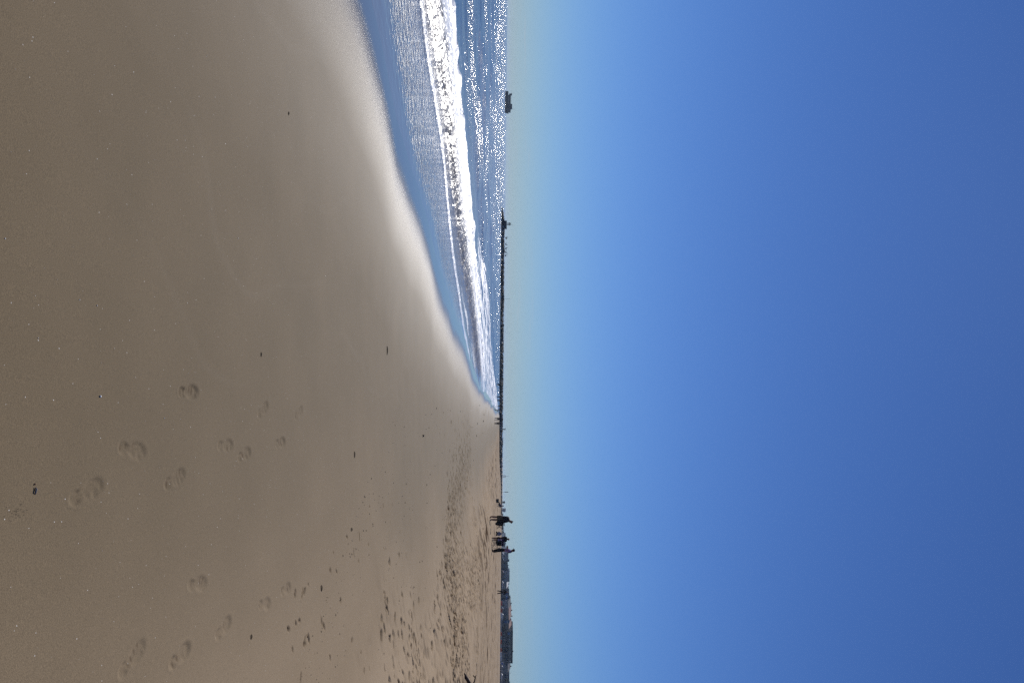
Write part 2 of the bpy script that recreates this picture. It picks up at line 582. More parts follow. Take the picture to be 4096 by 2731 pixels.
front = np.exp(-((Q + 14.3) / .75) ** 2) * sstep(-13.0, -13.9, Q)
WZ += br * (.20 * front + .15 * np.exp(-((Q + 16.2) / 1.4) ** 2) + .17 * np.exp(-((Q + 19.3) / .8) ** 2) * (1 + .9 * np.minimum(0, pn(Tt * 1.1, Q * .9, 107) * 2.2)) * (.75 + .8 * pn(Tt * .5, Q * 0, 104)))
WZ += br * inzone * .05 * turb
bore = Q0 + 10.0 + .9 * sstep(30, 14, Tt) - .5 * pn(Tt * .15, Tt * 0, 105)
WZ += br * .05 * np.exp(-((bore + .25) / .22) ** 2) * (bore < 3)
WZ += keep * .05 * np.exp(-((Q + 23.5) / 1.0) ** 2) * sstep(90, 50, Tt) + keep * .07 * np.exp(-((Q + 29) / 1.4) ** 2)
# foam cover
st1 = pn(Tt * .10, Q * 2.2, 111) + .5 * pn(Tt * .3, Q * 5, 112)
foam = br * inzone * (.74 + .34 * turb)
foam = np.maximum(foam, br * inzone * (.60 + .5 * turb + .4 * st1) * sstep(-15.4, -16.6, Q))
foam = np.maximum(foam, .95 * sstep(.20, .02, np.abs(bore + .12) / (1 + .5 * pn(Tt * .8, Tt * 0, 106))) * sstep(60, 30, Tt))
foam = np.maximum(foam, sstep(24, 34, Tt) * sstep(-20, -18, Q) * sstep(-.2, -1.2, WS) * (.38 + .95 * st1 + .25 * sstep(30, 60, Tt)))
foam = np.maximum(foam, .55 * sstep(-24, -22.5, Q) * sstep(-19.5, -21.5, Q) * (st1 + .1) * br)
foam = np.maximum(foam, sstep(36, 56, Tt) * sstep(-2.5, 1, Q0 + 20 + .14 * np.clip(Tt - 36, 0, 250)) * sstep(.35, -.1, WS) * (.56 + .95 * st1 + .25 * pn(Tt * .9, Q0 * 1.5, 113)))
foam = np.maximum(foam, .6 * sstep(-.42, -.6, pn(Tt * .05, Q * .25, 115)) * deep * sstep(90, 50, RR))
foam = np.clip(foam, 0, 1)
shal = sstep(-22, -12, Q)
chop = (.19 + .15 * deep + .75 * sstep(70, 300, RR)) * (.40 + .95 * sstep(-.25, .35, pn(Tt * .10, Q * .22, 125)))
chop = np.maximum(chop, .42 * foam)
silt = sstep(-16.6, -14.6, Q + .5 * turb) * sstep(-12, -13.2, Q)
mf = sstep(9, 17, WY)
mirror = sstep(-3.0 + 1.6 * mf, -1.1 + .6 * mf, WS + .6 * pn(Tt * .2, Q * .2, 120))
m, t, b = new_mat('sea_water')
geo = N(t, 'ShaderNodeNewGeometry')
rot = N(t, 'ShaderNodeMapping')
rot.inputs['Rotation'].default_value = (0, 0, rad(16.5))
L(t, geo.outputs['Position'], rot.inputs['Vector'])
def wn(scale, sx, sy, det=3.0, rgh=.55):
    mp = N(t, 'ShaderNodeMapping')
    mp.inputs['Scale'].default_value = (sx, sy, 1)
    L(t, rot.outputs[0], mp.inputs['Vector'])
    n = N(t, 'ShaderNodeTexNoise', i_Scale=scale, i_Detail=det, i_Roughness=rgh)
    L(t, mp.outputs[0], n.inputs['Vector'])
    return n.outputs[0]
n1 = wn(1.0, 1.5, .55, 3.0)
n2 = wn(4.2, 1.3, .75, 1.5)
n3 = wn(11.0, 1.2, .8, 1.0)
fa = attr(t, 'foam')
fn = wn(5.0, 1.6, .7, 6.0, .65)
fm = ramp(t, mth(t, 'ADD', fa, mth(t, 'MULTIPLY', mth(t, 'SUBTRACT', fn, .5), 1.1)), [(.42, 0.), (.56, 1.)])
body = mixc(t, attr(t, 'shal'), (.006, .022, .045), (.165, .160, .145))
body = mixc(t, attr(t, 'silt'), body, (.20, .185, .16))
fcol = mixc(t, attr(t, 'silt'), (.82, .83, .84), (.19, .175, .155))
L(t, mixc(t, fm, body, fcol), b.inputs['Base Color'])
rgh = mth(t, 'MULTIPLY_ADD', fm, .18, mth(t, 'MULTIPLY_ADD', attr(t, 'mirror'), -.05, mth(t, 'MULTIPLY_ADD', attr(t, 'shal'), -.05, .16)))
L(t, rgh, b.inputs['Roughness'])
b.inputs['IOR'].default_value = 1.36
b1 = N(t, 'ShaderNodeBump', i_Distance=.42)
L(t, mth(t, 'MULTIPLY', mth(t, 'MULTIPLY', attr(t, 'chop'), .85), mth(t, 'MULTIPLY_ADD', attr(t, 'shal'), -.85, 1.0)), b1.inputs['Strength'])
L(t, n1, b1.inputs['Height'])
b2 = N(t, 'ShaderNodeBump', i_Distance=.12)
calm = mth(t, 'SUBTRACT', 1.0, mth(t, 'MULTIPLY', attr(t, 'mirror'), .93))
L(t, mth(t, 'MULTIPLY', calm, mth(t, 'MULTIPLY_ADD', attr(t, 'chop'), .8, mth(t, 'MULTIPLY', attr(t, 'shal'), .22))), b2.inputs['Strength'])
L(t, n2, b2.inputs['Height'])
L(t, b1.outputs[0], b2.inputs['Normal'])
b3 = N(t, 'ShaderNodeBump', i_Distance=.06)
L(t, mth(t, 'MULTIPLY', calm, mth(t, 'MULTIPLY_ADD', attr(t, 'chop'), .8, .22)), b3.inputs['Strength'])
L(t, n3, b3.inputs['Height'])
L(t, b2.outputs[0], b3.inputs['Normal'])
L(t, b3.outputs[0], b.inputs['Normal'])
sea_o = grid_obj('sea', WX, WY, WZ, m, {'foam': foam, 'shal': shal, 'chop': chop, 'mirror': mirror, 'silt': silt})
tag(sea_o, 'blue sea glittering in the sun with a foaming breaker near the beach', None, None, 'structure')
#--OBJECTS--
# ------------------------------------------------------------------ air
hzm = bpy.data.materials.new('haze')
hzm.use_nodes = True
ht = hzm.node_tree
ht.nodes.clear()
pv = ht.nodes.new('ShaderNodeVolumePrincipled')
pv.inputs['Color'].default_value = (.62, .80, 1.0, 1)
pv.inputs['Density'].default_value = HAZE
pv.inputs['Anisotropy'].default_value = .2
ho = ht.nodes.new('ShaderNodeOutputMaterial')
ht.links.new(pv.outputs[0], ho.inputs['Volume'])
hz_o = MB().box((0, 0, 4), (13000, 13000, 22)).build('haze', hzm)
tag(hz_o, 'thin sea haze in the air over the beach and the water', None, None, 'stuff')
# ------------------------------------------------------------------ breakwater
ROCK = mat('dark_rock', (.036, .033, .031), .75, .5, 1.2, bump=.6)
ROCKP = mat('pale_rock', (.30, .28, .26), .8, .4, 1.2, bump=.6)
JD = 330.0
def rock_mesh(k, pale=False):
    mb = MB()
    mb.ball((0, 0, 0), .5, 7, 5, (random.uniform(.9, 1.3), random.uniform(.8, 1.1), random.uniform(.6, .85)), .2)
    return mb.mesh('rock_%s' % 'abcdefgh'[k], ROCKP if pale else ROCK)
rocks = [rock_mesh(k, k > 5) for k in range(8)]
x_tip, x_end = lat(838, JD), lat(2075, JD)
jet = thing('breakwater', 'long low breakwater of dark piled boulders across the sea in front of the horizon', 'breakwater', (x_tip, JD, 0))
core = MB()
n = 60
def top_z(f):
    return np.interp(f, [0, .012, .04, .06, .3, .7, 1], [.15, .6, 1.15, 1.2, 1.25, 1.3, 1.25])
for k in range(n):
    f0, f1 = k / n, (k + 1) / n
    xa, xb = f0 * (x_end - x_tip), (f1) * (x_end - x_tip)
    h = float(top_z(f0)) * .9
    core.prism([(xa, -1.2), (xb, -1.2), (xb, h), (xa, h)], -.9, 2.6)
core.build('rubble_core', ROCK, jet)
items = []
Lj = x_end - x_tip
for tier, (zo, yo) in enumerate(((.02, -1.9), (.5, -1.3), (.95, -.6))):
    x = .3
    while x < Lj - .3:
        s_ = random.uniform(.9, 1.6)
        zt = float(top_z(x / Lj))
        if zo < zt + .25:
            items.append((x, yo + random.uniform(-.3, .3), min(zo, zt - .1) + random.uniform(-.08, .14), s_, tier))
        x += s_ * random.uniform(.72, .95)
random.shuffle(items)
items.sort(key=lambda i: -i[4])
fill = MB()
for k, (x, y, z, s_, tier) in enumerate(items):
    me = rocks[(random.randrange(6)) if random.random() < .86 else random.choice((6, 7))]
    M = Matrix.Translation((x, y, z)) @ Matrix.Rotation(random.uniform(0, 6.28), 4, 'Z') @ Matrix.Rotation(random.uniform(-.4, .4), 4, 'X') @ Matrix.Scale(s_, 4)
    if k < 290:
        o = link('rock', me, jet)
        o.matrix_local = M
    else:
        fill.add([M @ v.co for v in me.vertices], [tuple(p.vertices) for p in me.polygons])
for k in range(160):
    x = random.uniform(0, Lj)
    s_ = random.uniform(.6, 1.3)
    M = Matrix.Translation((x, random.uniform(.6, 2.6), float(top_z(x / Lj)) - .1)) @ Matrix.Rotation(random.uniform(0, 6), 4, 'Z') @ Matrix.Scale(s_, 4)
    me = random.choice(rocks[:6])
    fill.add([M @ v.co for v in me.vertices], [tuple(p.vertices) for p in me.polygons])
tag(fill.build('rock_fill', ROCK, jet), kind='stuff')
cap_x = lat(899, JD)
hz = at(2027, 899, JD).z
cap = thing('concrete_platform', 'dark square concrete platform at the seaward tip of the breakwater', 'platform', (cap_x, JD + .5, 0))
mb = MB().box((0, 0, hz / 2 - .25), (3.4, 2.6, hz + .5 - .15), taper=.95)
mb.build('block', mat('dark_concrete', (.10, .10, .10), .85, .3, 2), cap)
MB().box((0, 0, hz - .07), (3.5, 2.7, .14)).build('top_slab', mat('dark_concrete2', (.13, .13, .13), .85, .3, 2), cap)

def post(u, top, label, D=JD, r=.07, head=None, name='pole', base=None):
    x = lat(u, D)
    zb = base if base is not None else gz(x, D)
    zt = at(top, u, D).z
    o = thing(name, label, 'pole' if name == 'pole' else 'lamp post', (x, D, zb))
    MB().tube([(0, 0, 0), (0, 0, zt - zb)], [r, r * .7], 8).build('shaft', mat('pole_grey', (.16, .17, .19), .5, .15, 3), o)
    if head == 'sleeve':
        MB().tube([(0, 0, (zt - zb) * .5), (0, 0, (zt - zb) * .96)], r * 2.2, 8).build('sleeve', mat('pole_grey', (.16, .17, .19)), o)
    return o
post(1195, 2041, 'thin slanting rod standing up from the rocks of the breakwater', JD, .045, None, 'pole', .9)
post(1967, 2034, 'slim post with a thicker upper half behind the breakwater near the seated person', JD + 8, .06, 'sleeve', 'pole', .9)
bx, bz = lat(1904, JD + 5), 1.0
bt = thing('beacon_tower', 'small lattice beacon frame with a thin mast above the breakwater', 'beacon', (bx, JD + 5, bz))
zt = at(2021, 1904, JD + 5).z - bz
mb = MB()
for a, b_ in ((-1, -1), (1, -1), (1, 1), (-1, 1)):
    mb.tube([(a * .45, b_ * .45, 0), (a * .25, b_ * .25, zt)], .05, 5)
for k in range(3):
    mb.tube([(-.42, -.42, zt * k / 3), (.36, -.36, zt * (k + 1) / 3)], .035, 5)
mb.build('lattice_frame', mat('pole_grey', (.16, .17, .19)), bt)
MB().box((0, 0, zt + .06), (.7, .7, .12)).build('platform', mat('pole_grey', (.16, .17, .19)), bt)
MB().tube([(0, 0, zt + .1), (0, 0, zt + 1.5)], .05, 6).build('mast', mat('pole_grey', (.16, .17, .19)), bt)

# perched seabirds
BIRD = mat('bird_dark', (.035, .035, .042), .8, .3, 8)
def bird(u, top, facing, label, spread=False):
    x = lat(u, JD)
    zb = float(top_z((x - x_tip) / Lj)) + .1
    h = at(top, u, JD).z - zb
    o = thing('seabird', label, 'bird', (x, JD - .4, zb), 0, 'seabirds perched on the breakwater')
    k, s_ = facing, h / .95
    mb = MB()
    mb.tube([(-.38 * k * s_, 0, .62 * s_), (-.22 * k * s_, 0, .42 * s_), (-.02 * k * s_, 0, .32 * s_), (.14 * k * s_, 0, .45 * s_), (.2 * k * s_, 0, .66 * s_), (.16 * k * s_, 0, .82 * s_), (.24 * k * s_, 0, .92 * s_)], [.03, .08, .15, .13, .075, .06, .03], 8)
    mb.build('body', BIRD, o, True)
    MB().tube([(.2 * k * s_, 0, .92 * s_), (.3 * k * s_, 0, .9 * s_), (.40 * k * s_, 0, .86 * s_)], [.05, .03, .012], 6).build('beak', BIRD, o)
    for q in (-1, 1):
        MB().tube([(0, .06 * q, .3 * s_), (.02, .06 * q, 0)], .022, 5).build('leg', BIRD, o)
    for q in (-1, 1):
        y2 = (.5 if spread else .14) * q
        MB().add([(-.3 * k * s_, .1 * q, .5 * s_), (.12 * k * s_, .1 * q, .55 * s_), (.0, y2, (.75 if spread else .38) * s_), (-.3 * k * s_, y2, (.6 if spread else .36) * s_),
                  (-.3 * k * s_, .14 * q, .48 * s_), (.12 * k * s_, .14 * q, .53 * s_), (.0, y2 + .03 * q, (.73 if spread else .36) * s_), (-.3 * k * s_, y2 + .03 * q, (.58 if spread else .34) * s_)],
                 [(0, 1, 2, 3), (7, 6, 5, 4), (0, 4, 5, 1), (1, 5, 6, 2), (2, 6, 7, 3), (3, 7, 4, 0)]).build('wing', BIRD, o)
    return o
bird(952, 2032, -1, 'dark seabird nearest the concrete platform on the breakwater', True)
bird(978, 2032, 1, 'largest dark seabird on the breakwater, bent in a curve')
bird(994, 2033, -1, 'upright dark seabird perched left of the grey hump on the breakwater')
bird(1010, 2032, 1, 'dark seabird perched on the grey hump of the breakwater')
bird(1022, 2031, -1, 'thin dark seabird perched right of the grey hump on the breakwater')

# ------------------------------------------------------------------ boat
NAVY = mat('boat_navy', (.012, .020, .04), .5, .2, .6)
BD = 900.0
bxc = lat(411.5, BD)
px = BD / F
boat = thing('motor_boat', 'dark navy motor vessel with a long deckhouse on the horizon', 'boat', (bxc, BD, -.25))
def hull_mb():
    mb = MB()
    st = [(-12.8, .85), (-9, 1.0), (0, 1.0), (8, .95), (11.5, .6), (12.9, .12)]
    n = len(st)
    vs = []
    for x, wd in st:
        sh = .25 * max(0, x / 12) ** 2
        for y, z in ((-3.0 * wd, 3.1 + sh), (-2.6 * wd, .6), (0, -.8), (2.6 * wd, .6), (3.0 * wd, 3.1 + sh)):
            vs.append((x + (0 if z > 1 else (-.9 if x > 10 else 0)), y, z))
    fs = []
    for k in range(n - 1):
        for j in range(4):
            fs.append((k * 5 + j, k * 5 + j + 1, (k + 1) * 5 + j + 1, (k + 1) * 5 + j))
        fs.append((k * 5 + 4, k * 5, (k + 1) * 5, (k + 1) * 5 + 4))
    fs += [(4, 3, 2, 1, 0), tuple((n - 1) * 5 + j for j in range(5))]
    return mb.add(vs, fs)
hull_mb().build('hull', NAVY, boat)
MB().box((0, 0, 3.22), (25.2, 6.2, .12)).build('rub_rail', mat('boat_grey', (.06, .07, .09), .5, .2, 1), boat)
dk = MB().box((1.2, 0, 4.3), (19.5, 5.0, 2.2)).build('deckhouse', mat('boat_blue', (.022, .036, .065), .5, .2, .8), boat)
for k in range(9):
    w_ = MB().box((-7.2 + k * 1.9, -2.53, 4.55), (1.2, .08, .8)).build('window', mat('boat_glass', (.02, .03, .04), .15, .1, 1), boat)
MB().box((1.2, 0, 5.47), (20.2, 5.4, .14)).build('upper_deck', NAVY, boat)
wh = MB().box((4.6, 0, 6.25), (6.0, 3.6, 1.4), taper=.85).build('wheelhouse', mat('boat_blue', (.022, .036, .065)), boat)
MB().box((4.6, -1.72, 6.4), (4.6, .1, .5)).build('wheelhouse_window', mat('boat_glass', (.02, .03, .04)), boat)
MB().tube([(7.2, 0, 6.9), (7.4, 0, 9.0)], [.09, .05], 6).tube([(6.6, 0, 7.6), (8.2, 0, 7.6)], .05, 5).build('mast', NAVY, boat)
MB().tube([(-8.6, 0, 3.3), (-8.6, 0, 6.6)], .16, 6).tube([(-8.6, 0, 6.3), (-12.2, 0, 6.4)], .11, 6).build('crane_boom', NAVY, boat)
MB().box((-9.6, 0, 5.4), (1.4, 3.4, 2.6)).build('funnel', NAVY, boat)
mb = MB()
for k in range(14):
    mb.tube([(-8 + k * 1.3, -2.6, 5.5), (-8 + k * 1.3, -2.6, 6.2)], .04, 4)
mb.tube([(-8, -2.6, 6.2), (9, -2.6, 6.2)], .04, 4)
mb.build('railing', NAVY, boat)

boat.scale = (1, 1, 1.22)
# ------------------------------------------------------------------ people
SKIN = mat('skin', (.22, .12, .08), .6, .1, 9)
HAIR = mat('hair', (.03, .022, .018), .7, .3, 20)
def cloth(name, col):
    return mat('cloth_' + name, col, .9, .22, 7, bump=.15)
def skin_mesh(name, pts, edges, m, sub=1, extra=None):
    ks = list(pts)
    me = bpy.data.meshes.new(name)
    me.from_pydata([pts[k][0] for k in ks], [(ks.index(a), ks.index(b)) for a, b in edges], [])
    o = bpy.data.objects.new('tmp', me)
    C.objects.link(o)
    md = o.modifiers.new('skin', 'SKIN')
    md.use_smooth_shade = True
    md.branch_smoothing = .3
    for i, k in enumerate(ks):
        r = pts[k][1]
        o.data.skin_vertices[0].data[i].radius = r if hasattr(r, '__len__') else (r, r)
        o.data.skin_vertices[0].data[i].use_root = i == 0
    if sub:
        sd = o.modifiers.new('sub', 'SUBSURF')
        sd.levels = sd.render_levels = sub
    dg = bpy.context.evaluated_depsgraph_get()
    out = bpy.data.meshes.new_from_object(o.evaluated_get(dg))
    bpy.data.objects.remove(o)
    if extra:
        bm = bmesh.new()
        bm.from_mesh(out)
        tmp = extra.mesh('tmp')
        bm.from_mesh(tmp)
        bm.to_mesh(out)
        bm.free()
        bpy.data.meshes.remove(tmp)
    out.name = name
    out.materials.clear()
    out.materials.append(m)
    out.polygons.foreach_set('use_smooth', [True] * len(out.polygons))
    return out
def V(*a):
    return Vector(a)
def person(label, loc, J, look, top, legs_to, sleeve='wrist', hair='hair', height=1.7, bulk=1.0, shoe=None, rz=0.0, group=None, top_len=.0, skirt=1.0):
    """J: joints in metres for a 1.7 m figure; x sideways, y away, z up; look: direction of the face"""
    o = thing('person', label, 'person', loc, rz, group)
    k = height / 1.7
    P = {a: Vector(p) * k for a, p in J.items()}
    P.setdefault('neck', P['chest'] + (P['head'] - P['chest']) * .48)
    lk = Vector(look).normalized()
    up = (P['head'] - P['neck']).normalized()
    sd = lk.cross(up).normalized()
    pts = {'pelvis': (P['pelvis'], .115 * k * bulk), 'waist': (P['pelvis'].lerp(P['chest'], .5), .105 * k * bulk), 'chest': (P['chest'], .13 * k * bulk),
           'neck': (P['neck'], .072 * k), 'skull': (P['head'] - up * .03 * k, (.105 * k, .115 * k)), 'crown': (P['head'] + up * .07 * k, .10 * k)}
    ed = [('pelvis', 'waist'), ('waist', 'chest'), ('chest', 'neck'), ('neck', 'skull'), ('skull', 'crown')]
    ex = MB()
    for s_ in 'LR':
        pts.update({'hip' + s_: (P['hip' + s_], .085 * k), 'knee' + s_: (P['knee' + s_], .074 * k), 'ank' + s_: (P['ank' + s_], .056 * k), 'toe' + s_: (P['toe' + s_], (.045 * k, .03 * k)),
                    'calf' + s_: (P['knee' + s_].lerp(P['ank' + s_], .35), .076 * k),
                    'sh' + s_: (P['sh' + s_], .062 * k), 'el' + s_: (P['el' + s_], .043 * k), 'wr' + s_: (P['wr' + s_], .030 * k)})
        hd = (P['wr' + s_] - P['el' + s_]).normalized()
        pl = P['wr' + s_] + hd * .075 * k
        pts['palm' + s_] = (pl, (.042 * k, .02 * k))
        ed += [('pelvis', 'hip' + s_), ('hip' + s_, 'knee' + s_), ('knee' + s_, 'calf' + s_), ('calf' + s_, 'ank' + s_), ('ank' + s_, 'toe' + s_), ('chest', 'sh' + s_), ('sh' + s_, 'el' + s_), ('el' + s_, 'wr' + s_), ('wr' + s_, 'palm' + s_)]
        side = hd.orthogonal().normalized()
        curl = hd.cross(side)
        for f, (off, ln) in enumerate(((-.03, .065), (-.01, .078), (.01, .075), (.03, .058))):
            a = pl + side * off * k
            ex.tube([a, a + hd * ln * .6 * k, a + (hd * ln * .95 + curl * .03) * k], [.0095 * k, .009 * k, .007 * k], 6)
        a = pl - hd * .03 * k + side * .03 * k
        ex.tube([a, a + (side * .035 + hd * .02) * k, a + (side * .045 + hd * .055) * k], [.012 * k, .011 * k, .008 * k], 6)
    hc = P['head']
    ex.tube([hc + lk * .07 * k + up * .01 * k, hc + lk * .105 * k - up * .02 * k, hc + lk * .075 * k - up * .03 * k], [.008, .016, .01], 6)
    for q in (-1, 1):
        ex.ball(hc + sd * q * .078 * k, .024 * k, 6, 4, (.5, 1, 1.3))
    ex.tube([hc + lk * .082 * k - up * .055 * k + sd * .022 * k, hc + lk * .09 * k - up * .055 * k, hc + lk * .082 * k - up * .055 * k - sd * .022 * k], .007 * k, 5)
    link('body', skin_mesh('body', pts, ed, SKIN, 1, ex), o)
    e = MB()
    for q in (-1, 1):
        e.ball(hc + lk * .079 * k + sd * q * .032 * k + up * .012 * k, .011 * k, 6, 4)
    e.build('eyes', mat('eye', (.03, .02, .02), .2, .1, 5), o)
    # top
    g = .022 * k
    cp = {'waist': (P['pelvis'] - V(0, 0, top_len), .165 * k * bulk), 'mid': (P['pelvis'].lerp(P['chest'], .5), .175 * k * bulk), 'chest': (P['chest'], (.21 * k * bulk, .165 * k * bulk)), 'collar': (P['neck'] - (P['neck'] - P['chest']) * .25, .07 * k)}
    ce = [('waist', 'mid'), ('mid', 'chest'), ('chest', 'collar')]
    for s_ in 'LR':
        cp['sh' + s_] = (P['sh' + s_], .062 * k + g)
        end = P['el' + s_].lerp(P['sh' + s_], .15) if sleeve == 'elbow' else P['el' + s_]
        cp['el' + s_] = (end, .045 * k + g)
        ce += [('chest', 'sh' + s_), ('sh' + s_, 'el' + s_)]
        if sleeve == 'wrist':
            cp['wr' + s_] = (P['wr' + s_], .032 * k + g * .7)
            ce += [('el' + s_, 'wr' + s_)]
    link('jacket' if sleeve == 'wrist' else 'shirt', skin_mesh('top', cp, ce, top, 1), o)
    lp = {'pelvis': (P['pelvis'], .15 * k * bulk), 'band': (P['pelvis'] + (P['chest'] - P['pelvis']) * .28, .13 * k * bulk)}
    le = [('pelvis', 'band')]
    lm, lower = legs_to
    for s_ in 'LR':
        lp['hip' + s_] = (P['hip' + s_], .128 * k)
        le += [('pelvis', 'hip' + s_)]
        if lower == 'knee':
            lp['knee' + s_] = (P['knee' + s_].lerp(P['hip' + s_], .08), .118 * k)
            le += [('hip' + s_, 'knee' + s_)]
        else:
            lp['knee' + s_] = (P['knee' + s_], .092 * k)
            lp['ank' + s_] = (P['ank' + s_] + V(0, 0, .02), .072 * k)
            le += [('hip' + s_, 'knee' + s_), ('knee' + s_, 'ank' + s_)]
    link('shorts' if lower == 'knee' else 'trousers', skin_mesh('legs', lp, le, lm, 1), o)
    if shoe is not None:
        for s_ in 'LR':
            link('shoe', skin_mesh('shoe', {'a': (P['ank' + s_] - V(0, 0, .02), .055 * k), 'b': (P['toe' + s_], (.06 * k, .04 * k))}, [('a', 'b')], shoe, 1), o)
    if hair in ('hair', 'long'):
        hp = {'a': (hc + up * .075 * k - lk * .02 * k, .118 * k), 'b': (hc - lk * .06 * k - up * .01 * k, .085 * k)}
        he = [('a', 'b')]
        if hair == 'long':
            hp['c'] = (P['neck'] - lk * .11 * k, .06 * k)
            hp['d'] = (P['chest'] - lk * .17 * k - V(0, 0, .1), .05 * k)
            he += [('b', 'c'), ('c', 'd')]
        link('hair', skin_mesh('hair', hp, he, HAIR, 1), o)
    else:
        cb = MB()
        cb.ball(hc + up * .06 * k, .112 * k, 10, 6, (1, 1, .85))
        c0 = hc + up * .06 * k + lk * .07 * k
        cb.add([c0 + sd * q * .075 * k + lk * d_ * k + up * z_ * k for d_, z_ in ((0, 0), (.13, -.015), (0, .014), (.13, -.001)) for q in (-1, 1)],
               [(0, 1, 3, 2), (4, 6, 7, 5), (0, 4, 5, 1), (2, 3, 7, 6), (0, 2, 6, 4), (1, 5, 7, 3)])
        cb.build('cap', cloth('cap', (.02, .018, .03)), o, True)
    return o
BLACK = cloth('black', (.012, .012, .016))
NAVYC = cloth('navy', (.015, .02, .05))
def stand(dx=.1, lean=0.0, split=.0, **kw):
    J = dict(pelvis=(0, 0, .9), chest=(lean * .6, 0, 1.28), head=(lean, 0, 1.58), hipL=(-dx, 0, .84), hipR=(dx, 0, .84),
             kneeL=(-dx - split * .5, 0, .46), kneeR=(dx + split * .5, 0, .46), ankL=(-dx - split, 0, .08), ankR=(dx + split, 0, .08),
             toeL=(-dx - split - .02, -.15, .035), toeR=(dx + split + .02, -.15, .035), shL=(lean * .6 - .18, 0, 1.38), shR=(lean * .6 + .18, 0, 1.38),
             elL=(lean * .5 - .26, .02, 1.1), elR=(lean * .5 + .26, .02, 1.1), wrL=(lean * .4 - .25, -.06, .86), wrR=(lean * .4 + .25, -.06, .86))
    J.update(kw)
    return J
DW = 58.0
def spot(xs, u, D):
    """a spot on the sand under a picture column"""
    x = lat(u, D)
    return Vector((x, D, gz(x, D)))
def stand_on(u, D, sink=.0):
    x = lat(u, D)
    i = np.searchsorted(R, math.hypot(x, D))
    j = np.searchsorted(A, math.atan2(x, D))
    z = float(GZ[max(0, i - 1):i + 1, max(0, j - 1):j + 1].mean())
    return Vector((x, D, z - sink))
# man in the dark jacket, walking with a folding chair held out in front
JA = dict(pelvis=(-.02, 0, .86), chest=(.1, 0, 1.24), head=(.26, -.02, 1.56), neck=(.2, 0, 1.44), hipL=(-.09, .05, .80), hipR=(.07, -.05, .80),
          kneeL=(-.07, .04, .45), kneeR=(.10, -.05, .45), ankL=(-.1, .05, .08), ankR=(.08, -.06, .08), toeL=(.04, .06, .035), toeR=(.2, -.08, .035),
          shL=(-.02, .12, 1.34), shR=(.15, -.14, 1.34), elL=(.1, .25, 1.08), elR=(.22, -.22, 1.02), wrL=(.3, .26, .98), wrR=(.32, -.22, .88))
pa = stand_on(2072, DW)
person('person in a dark padded jacket and khaki shorts carrying a folding chair across the sand', pa, JA, (.95, -.15, -.25), cloth('jacket', (.010, .011, .02)), (cloth('khaki', (.085, .072, .05)), 'knee'), 'wrist', 'hair', 1.84, 1.28, None)
# the folding chair he carries
FRM = mat('chair_frame', (.05, .06, .07), .4, .1, 5, spec=.5)
def rod(o, pts, name='frame_tube', r=.015):
    MB().tube(pts, r, 6).build(name, FRM, o)
fc = thing('folding_chair', 'black folding camp chair with its legs sticking out, carried by the person in the jacket', 'chair', pa + V(.16, -.30, .07), 0, None)
BLK = cloth('chairblack', (.010, .010, .013))
MB().prism([(-.10, .98), (-.02, .52), (.12, .42), (.30, .50), (.36, .93), (.10, 1.0)], -.05, .05).build('seat', BLK, fc)
MB().prism([(.12, .43), (.16, .37), (.24, .39), (.3, .5)], -.06, .06).build('armrest', BLK, fc)
for q in (-1, 1):
    y = .14 * q
    rod(fc, [(.20, y, .52), (.55, y, .50)], 'leg')
    rod(fc, [(.55, y, .50), (.36, y, .72)], 'leg')
    rod(fc, [(.33, y, .62), (.60, y, .95)], 'leg')
    rod(fc, [(.28, y, .88), (.60, y, .95)], 'leg')
    rod(fc, [(.24, y, .96), (.60, y, .96)], 'leg')
    rod(fc, [(.20, y, .98), (.32, y, 1.09)], 'brace')
    rod(fc, [(.12, y, 1.05), (.32, y, 1.09)], 'brace')
rod(fc, [(.55, -.14, .50), (.55, .14, .50)], 'cross_bar')
rod(fc, [(.60, -.14, .95), (.60, .14, .95)], 'cross_bar')
# person behind the camp chair
JB = stand(.09, .02, .0, elL=(-.2, -.02, 1.1), wrL=(-.14, -.1, .84), elR=(.26, -.06, 1.12), wrR=(.18, -.2, .92))
pb = stand_on(2154.5, DW + .5)
person('person with short hair in a black shirt standing behind the camp chair', pb, JB, (-.2, -.95, -.1), cloth('blackshirt', (.012, .011, .013)), (BLACK, 'knee'), 'elbow', 'bald_cap' if False else 'hair', 1.40, 1.12, None)
# camp chair
pc = stand_on(2172.5, DW - .4)
cc = thing('camp_chair', 'black and purple camp chair on crossed legs between two people on the sand', 'chair', pc, rad(8))
PUR = cloth('purple', (.030, .014, .045))
MB().box((0, 0, .42), (.50, .46, .035)).build('seat', BLK, cc)
sh = []
for k in range(9):
    a = math.pi + math.pi * k / 8
    sh.append((.28 * math.cos(a), .55 + .26 * math.sin(a)))
MB().prism(sh + [(.27, .72), (-.27, .72)], .20, .235).build('backrest', BLK, cc)
MB().prism([(-.27, .725), (.27, .725), (.265, .90), (-.265, .90)], .205, .24).build('back_panel', PUR, cc)
for q in (-1, 1):
    MB().box((.29 * q, 0, .62), (.06, .46, .025)).build('armrest', BLK, cc)
    rod(cc, [(.27 * q, .22, 0), (.27 * q, .22, .9)], 'back_post', .012)
    rod(cc, [(.27 * q, -.22, 0), (.29 * q, -.22, .62)], 'front_post', .012)
    rod(cc, [(-.26 * q, -.22, .02), (.26 * q, .22, .42)], 'cross_leg', .011)
    rod(cc, [(-.26 * q, .22, .02), (.26 * q, .22, .38)], 'cross_leg', .011)
    rod(cc, [(-.26 * q, -.22, .02), (.26 * q, -.22, .40)], 'cross_leg', .011)
MB().tube([(.33, -.1, .52), (.33, -.1, .60)], [.035, .04], 10).build('cup_holder', mat('clear_cup', (.6, .6, .6), .3, .1, 5), cc)
tw = MB()
